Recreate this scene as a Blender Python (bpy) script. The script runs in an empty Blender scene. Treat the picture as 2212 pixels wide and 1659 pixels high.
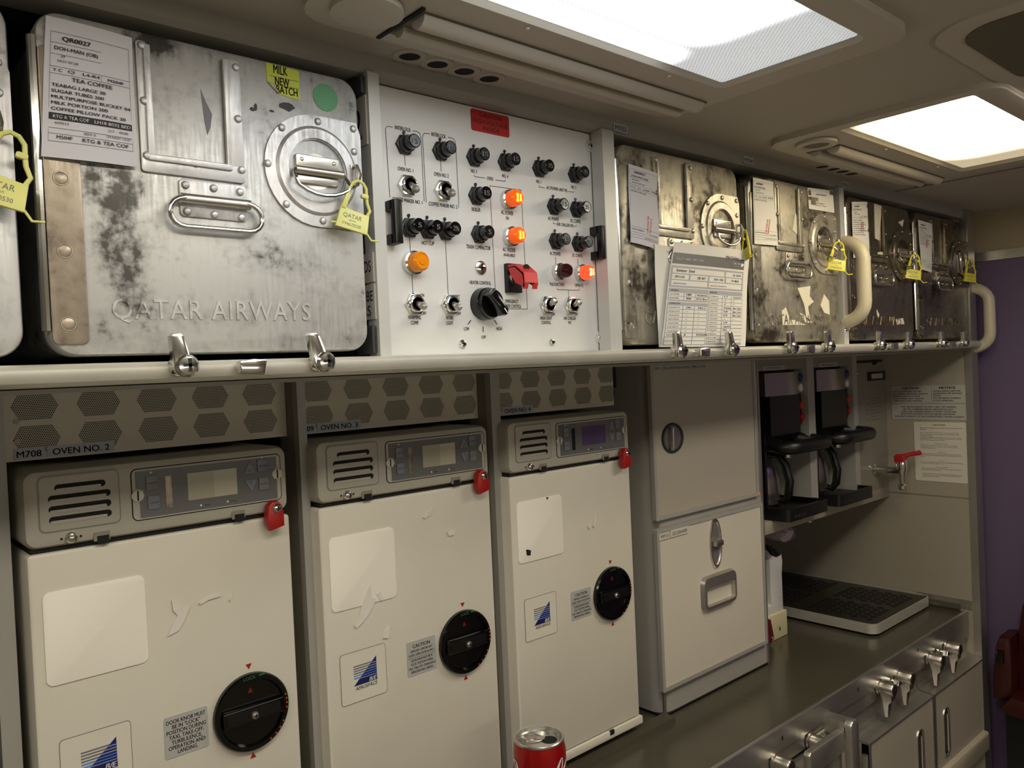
import bpy, math, random
from mathutils import Vector, Matrix
random.seed(7)
SC = bpy.context.scene
COL = SC.collection
# ------------------------------------------------------------------ camera calibration (2212 x 1659 frame)
YAW, PITCH, ROLL, FPX = 0.848581167, -0.0179073249, -0.0445348327, 1727.794
CAM = Vector((0, -0.7, 1.583))
_f = Vector((math.cos(YAW)*math.cos(PITCH), math.sin(YAW)*math.cos(PITCH), math.sin(PITCH)))
_r = _f.cross(Vector((0, 0, 1))).normalized(); _u = _r.cross(_f)
RX = _r*math.cos(ROLL)+_u*math.sin(ROLL); UX = -_r*math.sin(ROLL)+_u*math.cos(ROLL)
cam = bpy.data.objects.new('camera', bpy.data.cameras.new('camera')); COL.objects.link(cam)
cam.matrix_world = Matrix(((RX.x, UX.x, -_f.x, CAM.x), (RX.y, UX.y, -_f.y, CAM.y), (RX.z, UX.z, -_f.z, CAM.z), (0, 0, 0, 1)))
cam.data.sensor_width = 36; cam.data.lens = FPX/2212*36; cam.data.clip_start = .01; SC.camera = cam
def ray(px, py): return RX*(px-1106)-UX*(py-829.5)+_f*FPX
def A(px, py, y=0.0):      # photo point -> (x, z) on the vertical plane at depth y
    d = ray(px, py); t = (y-CAM.y)/d.y; return (d.x*t, CAM.z+d.z*t)
def AX(px, py, x):         # -> (y, z) on the end-wall plane
    d = ray(px, py); t = x/d.x; return (CAM.y+d.y*t, CAM.z+d.z*t)
def AZ(px, py, z):         # -> (x, y) on a level plane
    d = ray(px, py); t = (z-CAM.z)/d.z; return (d.x*t, CAM.y+d.y*t)
# ------------------------------------------------------------------ materials
def lin(c):
    return tuple((v/12.92 if v <= .04045 else ((v+.055)/1.055)**2.4) for v in c)
MATS = {}
def mat(name, col, rough=.5, metal=0., emit=None, es=0., var=0., vscale=12, bump=0., bscale=200, spec=.5, trans=0., alpha=1., coat=0.):
    m = bpy.data.materials.new(name); m.use_nodes = True; nt = m.node_tree; b = nt.nodes['Principled BSDF']
    col = lin(col)
    b.inputs['Base Color'].default_value = (*col, 1); b.inputs['Roughness'].default_value = rough; b.inputs['Metallic'].default_value = metal
    b.inputs['Specular IOR Level'].default_value = spec; b.inputs['Coat Weight'].default_value = coat
    b.inputs['Transmission Weight'].default_value = trans; b.inputs['Alpha'].default_value = alpha
    if emit:
        b.inputs['Emission Color'].default_value = (*lin(emit), 1); b.inputs['Emission Strength'].default_value = es
    tc = nt.nodes.new('ShaderNodeTexCoord')
    if var:
        n = nt.nodes.new('ShaderNodeTexNoise'); n.inputs['Scale'].default_value = vscale; n.inputs['Detail'].default_value = 5
        nt.links.new(tc.outputs['Object'], n.inputs['Vector'])
        r = nt.nodes.new('ShaderNodeValToRGB'); r.color_ramp.elements[0].position = .3; r.color_ramp.elements[1].position = .7
        r.color_ramp.elements[0].color = (*[c*(1-var) for c in col], 1); r.color_ramp.elements[1].color = (*[min(1, c*(1+var)) for c in col], 1)
        nt.links.new(n.outputs['Fac'], r.inputs['Fac']); nt.links.new(r.outputs['Color'], b.inputs['Base Color'])
    if bump:
        n2 = nt.nodes.new('ShaderNodeTexNoise'); n2.inputs['Scale'].default_value = bscale; nt.links.new(tc.outputs['Object'], n2.inputs['Vector'])
        bp = nt.nodes.new('ShaderNodeBump'); bp.inputs['Strength'].default_value = bump; bp.inputs['Distance'].default_value = .001
        nt.links.new(n2.outputs['Fac'], bp.inputs['Height']); nt.links.new(bp.outputs['Normal'], b.inputs['Normal'])
    MATS[name] = m; return m
def worn(name, base, dark, amount=.5, rough=.38, scale=9, metal=.85, smear=None):
    """scuffed aluminium: blotchy tarnish, fine scratches, a rubbed-off patch (smear = x, z, rx, rz in the thing's own frame)"""
    m = bpy.data.materials.new(name); m.use_nodes = True; nt = m.node_tree; N = nt.nodes; L = nt.links; b = N['Principled BSDF']
    b.inputs['Metallic'].default_value = metal
    tc = N.new('ShaderNodeTexCoord'); oi = N.new('ShaderNodeObjectInfo')
    add = N.new('ShaderNodeVectorMath'); add.operation = 'ADD'
    ml = N.new('ShaderNodeVectorMath'); ml.operation = 'SCALE'; ml.inputs['Scale'].default_value = 3.7
    L.new(oi.outputs['Location'], ml.inputs[0]); L.new(tc.outputs['Object'], add.inputs[0]); L.new(ml.outputs[0], add.inputs[1])
    n1 = N.new('ShaderNodeTexNoise'); n1.inputs['Scale'].default_value = scale; n1.inputs['Detail'].default_value = 9; n1.inputs['Roughness'].default_value = .68
    n2 = N.new('ShaderNodeTexNoise'); n2.inputs['Scale'].default_value = scale*7; n2.inputs['Detail'].default_value = 6
    mp = N.new('ShaderNodeMapping'); mp.inputs['Scale'].default_value = (9, 1, .8); L.new(add.outputs[0], mp.inputs['Vector'])
    n3 = N.new('ShaderNodeTexNoise'); n3.inputs['Scale'].default_value = 45; n3.inputs['Detail'].default_value = 3; L.new(mp.outputs[0], n3.inputs['Vector'])
    for n in (n1, n2): L.new(add.outputs[0], n.inputs['Vector'])
    mx = N.new('ShaderNodeMath'); mx.operation = 'MULTIPLY_ADD'; mx.inputs[1].default_value = .35; L.new(n2.outputs['Fac'], mx.inputs[0]); L.new(n1.outputs['Fac'], mx.inputs[2])
    fac = mx.outputs[0]
    if smear:
        for (sx, sz, rx, rz) in smear:
            sb = N.new('ShaderNodeVectorMath'); sb.operation = 'SUBTRACT'; sb.inputs[1].default_value = (sx, 0, sz); L.new(tc.outputs['Object'], sb.inputs[0])
            dv = N.new('ShaderNodeVectorMath'); dv.operation = 'DIVIDE'; dv.inputs[1].default_value = (rx, 1e6, rz); L.new(sb.outputs[0], dv.inputs[0])
            ln = N.new('ShaderNodeVectorMath'); ln.operation = 'LENGTH'; L.new(dv.outputs[0], ln.inputs[0])
            mr = N.new('ShaderNodeMapRange'); mr.inputs['From Min'].default_value = .5; mr.inputs['From Max'].default_value = 1.1
            mr.inputs['To Min'].default_value = .20; mr.inputs['To Max'].default_value = 0; L.new(ln.outputs['Value'], mr.inputs['Value'])
            sbt = N.new('ShaderNodeMath'); sbt.operation = 'SUBTRACT'; L.new(fac, sbt.inputs[0]); L.new(mr.outputs[0], sbt.inputs[1]); fac = sbt.outputs[0]
    r = N.new('ShaderNodeValToRGB'); e = r.color_ramp.elements
    e[0].position = .45+.1*amount; e[0].color = (*lin(dark), 1); e[1].position = .58+.1*amount; e[1].color = (*lin(base), 1)
    e3 = e.new(min(.99, .70+.1*amount)); e3.color = (*lin(base), 1); e[1].color = (*[c*.80 for c in lin(base)], 1)
    L.new(fac, r.inputs['Fac']); L.new(r.outputs['Color'], b.inputs['Base Color'])
    rr = N.new('ShaderNodeMapRange'); rr.inputs['From Min'].default_value = .3; rr.inputs['From Max'].default_value = .7
    rr.inputs['To Min'].default_value = rough-.08; rr.inputs['To Max'].default_value = rough+.12
    L.new(n3.outputs['Fac'], rr.inputs['Value']); L.new(rr.outputs[0], b.inputs['Roughness'])
    bp = N.new('ShaderNodeBump'); bp.inputs['Strength'].default_value = .12; bp.inputs['Distance'].default_value = .0015
    L.new(n1.outputs['Fac'], bp.inputs['Height']); L.new(bp.outputs['Normal'], b.inputs['Normal'])
    MATS[name] = m; return m
def _l(px, py): p = A(px, py); return p[0]-.1435, p[1]-(CAM.z+.026)
worn('carrier_alu', (.71, .71, .70), (.30, .295, .28), .05, .46, 19, .62, [(*_l(262, 540), .022, .050), (*_l(240, 400), .036, .022), (*_l(330, 90), .03, .015)])
worn('carrier_plate', (.76, .76, .76), (.5, .49, .47), .1, .42, 9, .65)
worn('carrier_strip', (.62, .575, .51), (.36, .33, .30), .5, .4, 14, .7)
worn('carrier_scuffed', (.72, .70, .64), (.27, .25, .21), .95, .42, 11, .75)
worn('carrier_scuffed_plate', (.76, .74, .68), (.33, .31, .27), .7, .4, 12, .75)
worn('carrier_dark_reflection', (.60, .57, .51), (.24, .22, .19), .7, .3, 8, .95)  # dark surroundings mirrored by the last two boxes, partly put into the colour
mat('chrome', (.85, .85, .83), .16, 1.)
mat('brushed', (.78, .76, .72), .34, 1., bump=.03, bscale=600)
mat('satin_alu', (.74, .73, .70), .36, .9, var=.05, vscale=30)
mat('rail_alu', (.80, .79, .74), .42, .55, var=.06, vscale=25)
mat('grey_paint', (.60, .59, .56), .5, 0, var=.04, vscale=6)
mat('frame_paint', (.74, .74, .72), .42, .25, var=.03, vscale=9)
mat('header_paint', (.56, .545, .51), .5)
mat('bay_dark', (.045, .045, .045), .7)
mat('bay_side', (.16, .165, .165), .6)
mat('panel_white', (.83, .83, .82), .45, 0, var=.02, vscale=40)
mat('oven_white', (.82, .80, .74), .42, 0, var=.015, vscale=20, bump=.02, bscale=900)
mat('oven_case', (.68, .665, .61), .5, 0, var=.02, vscale=10, bump=.04, bscale=900)
mat('oven_board', (.95, .93, .88), .4)
mat('vent_panel', (.74, .71, .63), .5)
mat('keypad', (.39, .39, .385), .45)
mat('key', (.50, .50, .50), .5)
mat('key_blue', (.47, .49, .54), .5)
mat('lcd', (.66, .645, .56), .3)
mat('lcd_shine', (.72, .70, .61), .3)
mat('lcd_violet_reflection', (.34, .28, .42), .2)  # violet cabin light mirrored in the display, put into its colour
mat('black_plastic', (.035, .035, .037), .35)
mat('black_gloss', (.018, .018, .02), .16)
mat('coffee_black', (.05, .05, .052), .38)
mat('ink', (.06, .06, .07), .6)
mat('ink_grey', (.42, .42, .44), .6)
mat('ink_blue', (.07, .11, .42), .5)
mat('ink_sky', (.33, .53, .78), .5)
mat('ink_navy', (.06, .08, .33), .5)
mat('ink_red', (.80, .20, .15), .6)
mat('ink_green', (.16, .42, .22), .6)
mat('ink_hand', (.20, .21, .36), .6)
mat('white_print', (.88, .88, .88), .5)
mat('grey_print', (.62, .63, .66), .5)
mat('paper', (.77, .765, .785), .7)
mat('paper_warm', (.86, .85, .82), .7)
mat('film', (.62, .62, .62), .25, spec=.6)
mat('placard', (.69, .69, .67), .4)
mat('placard_dim', (.66, .65, .62), .45)
mat('placard_white', (.78, .76, .70), .45)
mat('oven_label', (.66, .66, .64), .35)
mat('sticker_yellow', (.68, .72, .18), .5)
mat('sticker_green', (.30, .54, .38), .5, var=.06, vscale=60)
mat('sticker_red', (.66, .12, .11), .45)
mat('sticker_scrap', (.80, .78, .70), .6)
mat('tape', (.85, .83, .79), .35)
mat('seal', (.80, .80, .46), .4)
mat('seal_bright', (.80, .77, .21), .4)
mat('red_plastic', (.62, .09, .07), .38)
mat('guard_red', (.76, .20, .20), .4)
mat('red_dark', (.40, .05, .05), .4)
mat('orange_dot', (.72, .30, .12), .4)
mat('orange_seat', (.42, .17, .10), .5)
mat('blue_dot', (.14, .2, .42), .4)
mat('amber_on', (.95, .40, .05), .15, emit=(1., .34, .05), es=.3)
mat('amber_core', (1., .7, .3), .15, emit=(1., .55, .16), es=2.)
mat('amber_off', (.86, .52, .06), .12, emit=(1., .5, .04), es=.04)
mat('red_on', (1., .25, .12), .15, emit=(1., .22, .10), es=1.6)
mat('red_core', (1., .6, .4), .15, emit=(1., .55, .35), es=4.5)
mat('red_off', (.20, .03, .05), .12)
mat('ceiling', (.68, .65, .60), .6, 0, bump=.03, bscale=700)
mat('ceiling_unit', (.72, .69, .64), .5)
mat('grille', (.36, .335, .27), .6)
mat('laminate', (.60, .57, .51), .42, 0, bump=.03, bscale=500)
mat('niche_side', (.50, .48, .43), .45)
mat('handle_beige', (.72, .69, .60), .38)
mat('purple', (.37, .31, .42), .55)
mat('beige_wall', (.62, .57, .46), .6)
mat('wall_paint', (.80, .77, .70), .6)
mat('counter', (.285, .27, .225), .2, 0, var=.06, vscale=9, spec=.5)
mat('tray_black', (.13, .12, .10), .28)
mat('tray_hole', (.03, .028, .025), .6)
mat('ice_door', (.78, .755, .70), .45, 0, var=.015, vscale=10)
mat('cart_door', (.66, .63, .57), .42)
mat('steel', (.72, .70, .66), .27, .95)
mat('steel_dark', (.42, .40, .38), .3, .9)
mat('white_plastic', (.84, .83, .82), .35)
mat('cream_plastic', (.85, .82, .66), .45)
mat('milky', (.66, .66, .67), .3, alpha=.75)
mat('cloth_bag', (.70, .65, .68), .5)
mat('can_red', (.62, .03, .04), .28, .35, coat=.3)
mat('can_metal', (.80, .79, .76), .25, .9)
mat('seat_red', (.21, .04, .025), .42, 0, var=.12, vscale=12)
mat('seat_dark', (.05, .05, .07), .6)
mat('floor', (.66, .64, .60), .5, 0, var=.1, vscale=20)
mat('door_stain', (.60, .55, .46), .5)
mat('hole', (.01, .01, .01), .8)
# ------------------------------------------------------------------ mesh building
def rr(cx, cz, w, h, r, n=5):
    r = max(min(r, w/2-1e-6, h/2-1e-6), 0); p = []
    if r <= 1e-7: return [(cx-w/2, cz-h/2), (cx+w/2, cz-h/2), (cx+w/2, cz+h/2), (cx-w/2, cz+h/2)]
    for (sx, sz, a0) in ((1, -1, -90), (1, 1, 0), (-1, 1, 90), (-1, -1, 180)):
        for i in range(n+1):
            a = math.radians(a0+90*i/n); p.append((cx+sx*(w/2-r)+r*math.cos(a), cz+sz*(h/2-r)+r*math.sin(a)))
    return p
def circ(cx, cz, r, n=24, rz=None): return [(cx+r*math.cos(2*math.pi*i/n), cz+(rz or r)*math.sin(2*math.pi*i/n)) for i in range(n)]
_TXT = {}
def text_mesh(s, shear=0., bold=0., space=1.):
    k = (s, shear, bold, space)
    if k not in _TXT:
        c = bpy.data.curves.new('t', 'FONT'); c.body = s; c.size = 1; c.shear = shear; c.offset = bold if bold < .006 else 0; c.space_character = space; c.resolution_u = 3
        o = bpy.data.objects.new('t', c); COL.objects.link(o)
        me = bpy.data.meshes.new_from_object(o.evaluated_get(bpy.context.evaluated_depsgraph_get()))
        v = [(q.co.x, q.co.y) for q in me.vertices]; f = [tuple(p.vertices) for p in me.polygons]
        bpy.data.objects.remove(o); bpy.data.curves.remove(c); bpy.data.meshes.remove(me)
        if bold >= .006:                       # heavier strokes: the same outline struck three times
            n = len(v); w = bold*1.3; f = [tuple(i+n*k for i in g) for k in range(3) for g in f]; v = [(x+dx, y+dy) for dx, dy in ((-w, 0), (w, .3*w), (0, -.3*w)) for x, y in v]
        _TXT[k] = (v, f)
    return _TXT[k]
class MB:
    """collects shapes in world coordinates and links them as one mesh object"""
    def __init__(s, m='grey_paint'): s.v = []; s.f = []; s.mi = []; s.ml = []; s.M = None; s.use(m)
    def use(s, m):
        if m not in s.ml: s.ml.append(m)
        s.c = s.ml.index(m); return s
    def add(s, vs, fs):
        o = len(s.v)
        for p in vs:
            p = Vector(p); s.v.append(s.M @ p if s.M else p)
        for f in fs: s.f.append([i+o for i in f]); s.mi.append(s.c)
        return s
    def box(s, x0, x1, y0, y1, z0, z1):
        x0, x1 = sorted((x0, x1)); y0, y1 = sorted((y0, y1)); z0, z1 = sorted((z0, z1))
        return s.add([(x0, y0, z0), (x1, y0, z0), (x1, y1, z0), (x0, y1, z0), (x0, y0, z1), (x1, y0, z1), (x1, y1, z1), (x0, y1, z1)],
                     [(0, 3, 2, 1), (4, 5, 6, 7), (0, 1, 5, 4), (1, 2, 6, 5), (2, 3, 7, 6), (3, 0, 4, 7)])
    def rings(s, rings, cap0=True, cap1=True, closed=True):
        n = len(rings[0]); vs = [p for r in rings for p in r]; fs = []
        for k in range(len(rings)-1):
            for i in range(n if closed else n-1):
                j = (i+1) % n; fs.append((k*n+i, k*n+j, (k+1)*n+j, (k+1)*n+i))
        if cap0: fs.append(tuple(reversed(range(n))))
        if cap1: fs.append(tuple(range((len(rings)-1)*n, len(rings)*n)))
        return s.add(vs, fs)
    def prism(s, pts, y0, y1, ch=0.):
        """outline in x,z extruded from the front y0 back to y1"""
        a = sum(pts[i][0]*pts[(i+1) % len(pts)][1]-pts[(i+1) % len(pts)][0]*pts[i][1] for i in range(len(pts)))
        if a < 0: pts = pts[::-1]
        if ch:
            cx = sum(p[0] for p in pts)/len(pts); cz = sum(p[1] for p in pts)/len(pts)
            def ins(d):
                o = []
                for i in range(len(pts)):
                    p0, p1, p2 = Vector(pts[i-1]), Vector(pts[i]), Vector(pts[(i+1) % len(pts)])
                    e1 = (p1-p0); e2 = (p2-p1)
                    n = Vector((-e1.y, e1.x)).normalized()+Vector((-e2.y, e2.x)).normalized()
                    n = n.normalized() if n.length > 1e-9 else Vector((0, 0))
                    o.append((p1.x+n.x*d, p1.y+n.y*d))
                return o
            R = [[(p[0], y1, p[1]) for p in pts], [(p[0], y0+ch, p[1]) for p in pts], [(p[0], y0+ch*.3, p[1]) for p in ins(ch*.3)], [(p[0], y0, p[1]) for p in ins(ch)]]
        else: R = [[(p[0], y1, p[1]) for p in pts], [(p[0], y0, p[1]) for p in pts]]
        return s.rings(R)
    def rbox(s, x0, x1, z0, z1, y0, y1, r=.003, ch=0., n=5):
        return s.prism(rr((x0+x1)/2, (z0+z1)/2, abs(x1-x0), abs(z1-z0), r, n), y0, y1, ch)
    def frame(s, out, inn, y0, y1):
        """flat ring between two outlines with the same point count"""
        n = len(out)
        vs = [(p[0], y0, p[1]) for p in out]+[(p[0], y0, p[1]) for p in inn]+[(p[0], y1, p[1]) for p in out]+[(p[0], y1, p[1]) for p in inn]; fs = []
        for i in range(n):
            j = (i+1) % n
            fs += [(i, j, n+j, n+i), (n+i, n+j, 3*n+j, 3*n+i), (j, i, 2*n+i, 2*n+j), (2*n+j, 2*n+i, 3*n+i, 3*n+j)]
        return s.add(vs, fs)
    def lathe(s, prof, o, axis=(0, -1, 0), n=20, cap=True):
        """prof: (radius, distance along axis)"""
        ax = Vector(axis).normalized(); t = Vector((0, 0, 1)) if abs(ax.z) < .9 else Vector((1, 0, 0))
        e1 = ax.cross(t).normalized(); e2 = ax.cross(e1); o = Vector(o)
        R = [[o+ax*h+(e1*math.cos(2*math.pi*i/n)+e2*math.sin(2*math.pi*i/n))*max(r, 1e-5) for i in range(n)] for r, h in prof]
        return s.rings(R, cap, cap)
    def rivet(s, x, z, y, r=.0045, h=.003): return s.lathe([(r, 0), (r*.95, h*.4), (r*.7, h*.8), (r*.25, h)], (x, y, z), n=12)
    def tube(s, pts, r, n=10, closed=False, flat=1.):
        P = [Vector(p) for p in pts]; m = len(P); R = []; up = None
        for i in range(m):
            a = P[(i-1) % m] if (closed or i) else P[0]; b = P[(i+1) % m] if (closed or i < m-1) else P[-1]
            d = (b-a).normalized()
            if up is None:
                up = Vector((0, 0, 1)) if abs(d.z) < .9 else Vector((1, 0, 0))
            e1 = (up-d*up.dot(d)).normalized(); up = e1; e2 = d.cross(e1)
            q = r[i] if isinstance(r, (list, tuple)) else r
            R.append([P[i]+(e1*math.cos(2*math.pi*k/n)*flat+e2*math.sin(2*math.pi*k/n))*q for k in range(n)])
        if closed: R.append(R[0]); return s.rings(R, False, False)
        return s.rings(R)
    def line(s, p, q, y, w):
        """thin printed stroke on the plane at depth y"""
        d = Vector((q[0]-p[0], q[1]-p[1])); 
        if d.length < 1e-9: return s
        n = Vector((-d.y, d.x)).normalized()*w/2
        return s.add([(p[0]-n.x, y, p[1]-n.y), (q[0]-n.x, y, q[1]-n.y), (q[0]+n.x, y, q[1]+n.y), (p[0]+n.x, y, p[1]+n.y)], [(0, 1, 2, 3)])
    def text(s, t, x0, x1, z0, h, y, shear=0., bold=0., space=1., thick=0., slope=0.):
        """lettering fitted between x0 and x1 on baseline z0, capital height h"""
        v, f = text_mesh(t, shear, bold, space)
        if not v: return s
        a = min(p[0] for p in v); b = max(p[0] for p in v); k = (x1-x0)/max(b-a, 1e-6); hk = h/.73
        W = [(x0+(p[0]-a)*k, y, z0+p[1]*hk+slope*(p[0]-a)*k) for p in v]
        s.add(W, f)
        if thick:
            s.add([(p[0], y+thick, p[2]) for p in W], [])
            o = len(s.v)-len(W); o2 = o-len(W); E = {}
            for g in f:
                for i in range(len(g)):
                    e = (g[i], g[(i+1) % len(g)]); E[e] = 1
            for (i, j) in E:
                if (j, i) not in E: s.f.append([o2+j, o2+i, o+i, o+j]); s.mi.append(s.c)
        return s
    def ctext(s, t, cx, z0, h, y, wr=.62, **k):
        w = h*len(t)*wr; return s.text(t, cx-w/2, cx+w/2, z0, h, y, **k)
    def build(s, name, parent=None, origin=None, sharp=32):
        if not s.v: s.v = [Vector((0, 0, 0))]
        if parent is not None: o = ROOT(parent)
        elif origin is not None: o = Vector(origin)
        else:
            xs = [p.x for p in s.v]; ys = [p.y for p in s.v]; zs = [p.z for p in s.v]
            o = Vector(((min(xs)+max(xs))/2, (min(ys)+max(ys))/2, min(zs)))
        me = bpy.data.meshes.new(name); me.from_pydata([p-o for p in s.v], [], s.f)
        for m in s.ml: me.materials.append(MATS[m])
        me.polygons.foreach_set('material_index', s.mi); me.polygons.foreach_set('use_smooth', [True]*len(s.f))
        me.update()
        try: me.set_sharp_from_angle(angle=math.radians(sharp))
        except Exception: pass
        ob = bpy.data.objects.new(name, me); COL.objects.link(ob)
        if parent is not None: ob.parent = parent
        else: ob.location = o
        return ob
def ROOT(o):
    p = Vector(o.location)
    while o.parent: o = o.parent; p += o.location
    return p
def thing(name, label, cat, loc, group=None):
    o = bpy.data.objects.new(name, None); COL.objects.link(o); o.location = loc; o.empty_display_size = .02
    return tag(o, label, cat, group)
def tag(o, label, cat, group=None):
    o['label'] = label; o['category'] = cat
    if group: o['group'] = group
    return o
def structure(name, mb):
    o = mb.build(name); o['kind'] = 'structure'; return o
def kids(o): return [c for c in bpy.data.objects if c.parent == o]
def copy_tree(o, parent=None):
    c = o.copy(); COL.objects.link(c)
    if parent is not None: c.parent = parent
    for ch in kids(o): copy_tree(ch, c)
    return c
def yflip(o): return o
LCOOL, LWARM, LLEFT, LAISLE, MOOD, WORK, EXPO = 5.5, 9.5, 2.5, 14., .2, 2.2, .42  # WORK is the strength of the added frontal fill lamp
# ------------------------------------------------------------------ main levels (metres)
ZC = 1.913                 # cabin ceiling
ZK = .955                  # worktop surface
ZL = .963                  # worktop lip
XE = 2.06                  # inner face of the end panel
YO, YD, YV, YN = .18, .20, .232, .20   # oven fronts, dividers, vent panels, niche front
PITCH_O = .3058
# ------------------------------------------------------------------ room shell
structure('floor', MB('floor').box(-1.6, 2.75, -1.75, .65, -.02, 0))
b = MB('ceiling').box(-1.6, 2.16, -1.75, .012, ZC, ZC+.03); structure('ceiling', b)
structure('wall_back', MB('niche_side').box(-1.6, 2.16, .62, .65, 0, ZC))
structure('wall_left', MB('wall_paint').box(-1.6, -1.57, -1.75, .65, 0, ZC))
structure('wall_front', MB('wall_paint').box(-1.6, 2.75, -1.78, -1.75, 0, ZC))
XW = 2.15
zt = AX(2160, 548, XW)[1]
structure('wall_right', MB('purple').box(XW, XW+.03, -1.75, .62, 0, zt-.012))
structure('wall_upper', MB('beige_wall').box(XW+.006, XW+.03, -1.75, .62, zt+.006, ZC+.03))
b = MB('satin_alu'); b.M = None
b.box(XW-.006, XW+.03, -1.75, .62, zt-.014, zt+.008); structure('trim_1', b)
# ------------------------------------------------------------------ upper galley cabinet
UP = thing('galley_cabinet', 'long grey overhead galley cabinet holding the metal boxes and the white switch panel', 'cabinet', (1.1, .2, 1.58))
Z1 = CAM.z+.0195; Z0s = CAM.z-.010          # rail top / bottom
XL = -.45
zh0, zh1 = CAM.z+.308, CAM.z+.327
b = MB('header_paint')                      # header with a softly rounded lip
prof = [(.05, zh0+.003), (.018, zh0), (.010, zh0+.002), (.006, zh0+.007), (.006, zh1), (.008, ZC+.002), (.05, ZC+.002)]
b.rings([[(x, y, z) for y, z in prof] for x in (XL, 2.11)]); b.build('header', UP)
b = MB('rail_alu')                          # rounded aluminium nosing along the shelf
prof = [(.03, Z1), (-.015, Z1), (-.0195, Z1-.0015), (-.022, Z1-.0045), (-.022, Z1-.009), (-.019, Z1-.014), (-.012, Z1-.0175), (.03, Z1-.018)]
b.rings([[(x, y, z) for y, z in prof] for x in (XL, 2.085)][::-1]); b.build('shelf_rail', UP)
b = MB('frame_paint').box(XL, 2.06, .03, .60, Z1-.018, Z1-.001).build('shelf_board', UP)
b = MB('niche_side').box(XL, 2.06, .0, .245, Z1-.022, Z1-.0185).build('shelf_underside', UP)
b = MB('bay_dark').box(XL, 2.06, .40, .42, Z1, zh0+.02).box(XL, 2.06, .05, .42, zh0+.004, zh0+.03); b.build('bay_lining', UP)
def upright(x0, x1, m, y0=0., y1=.40, nm='upright', side='bay_side'):
    q = MB(m).box(x0, x1, y0, y1 if not side else y0+.02, Z1, zh0+.001)
    if side: q.use(side).box(x0+.0008, x1-.0008, y0+.02, y1, Z1, zh0+.001)
    return q.build(nm, UP)
xa0, xa1 = A(803, 400)[0]+.001, A(829, 400)[0]
upright(xa0, xa1, 'frame_paint', side='bay_side')
xb0, xb1 = A(1310, 520)[0], A(1335, 520)[0]
upright(xb0, xb1, 'frame_paint')
xc0, xc1 = 1.438, 1.456
upright(xc0, xc1, 'frame_paint')
# placards on the dark side of the upright beside the first box, facing the box
def side_plate(y0, y1, z0, z1, words):
    q = MB('bay_side' if not words else 'placard_dim').box(xa0-.0015, xa0+.0005, y0, y1, z0, z1); q.use('ink')
    q.M = Matrix(((0, 1, 0, xa0-.0018), (-1, 0, 0, y1), (0, 0, 1, 0), (0, 0, 0, 1)))
    for t, z, h, w in words: q.text(t, .006, .006+w, z, h, 0)
    q.M = None; q.build('placard', UP)
side_plate(.004, .036, CAM.z+.236, CAM.z+.286, [('2', CAM.z+.243, .034, .017)])
side_plate(.004, .036, CAM.z+.096, CAM.z+.126, [('NDS', CAM.z+.107, .012, .022)])
side_plate(.004, .036, CAM.z+.058, CAM.z+.094, [('T BE', CAM.z+.077, .011, .023), ('IRS', CAM.z+.062, .011, .018)])
MB('bay_side').rbox(xa0-.006, xa0, CAM.z+.022, CAM.z+.052, .004, .036, .003, .002).build('door_latch', UP)
MB('bay_side').rbox(xa0-.006, xa0, CAM.z+.287, CAM.z+.306, .004, .036, .003, .002).build('door_latch', UP)
# small placards on the header
for (px, py, t) in ((1341, 285, 'M703'), (1617, 350, 'M704'), (1826, 399, 'M705')):
    x, z = A(px, py, .005)
    q = MB('grey_print').rbox(x-.014, x+.014, zh0+.004, zh0+.0155, -.0012+.006, .008, .001); q.use('ink').text(t, x-.011, x+.011, zh0+.0065, .0065, .0046); q.build('placard', UP)
# end panel closing the run on the right
EP = thing('end_panel', 'grey end panel with warning placards, closing the galley beside the purple wall', 'panel', (2.08, .1, .0))
b = MB('laminate').box(XE, XE+.035, .012, .60, 0, zh0+.005); b.build('panel_board', EP)
b = MB('satin_alu').box(XE-.002, XE+.037, -.004, .012, .0, zh0+.022); b.build('edge_trim', EP)
zs = AX(1934, 1063, XE)[1]
b = MB('niche_side'); b.box(XE-.0012, XE, .012, YN, zs-.0012, zs+.0012).box(XE-.0012, XE, .012, YN, Z1-.023, Z1-.0225); b.build('panel_seam', EP)
b = MB('satin_alu')
y0, z0 = AX(2036, 1290, XE); y1, z1 = AX(2104, 1308, XE)
b.box(XE-.0015, XE, .014, .14, ZK+.006, ZK+.028); b.build('kick_strip', EP)
def endplate(tl, br, m, words, nm='placard'):
    ya, za = AX(*tl, XE); yb, zb = AX(*br, XE)
    q = MB(m); q.M = Matrix(((0, 1, 0, XE), (-1, 0, 0, ya), (0, 0, 1, 0), (0, 0, 0, 1)))   # local x runs towards the aisle, local y into the panel
    w = ya-yb; q.rbox(0, w, zb, za, -.0012, 0, .004)
    for (ink, t, u0, u1, v, h, *k) in words:
        q.use(ink)
        if t == '|': q.line((u0*w, za-(za-zb)*v), (u0*w, za-(za-zb)*h), -.0014, .0008)
        else: q.text(t, u0*w, u1*w, za-(za-zb)*v, (za-zb)*h, -.0014, bold=k[0] if k else .012)
    q.M = None; return q.build(nm, EP)
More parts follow.
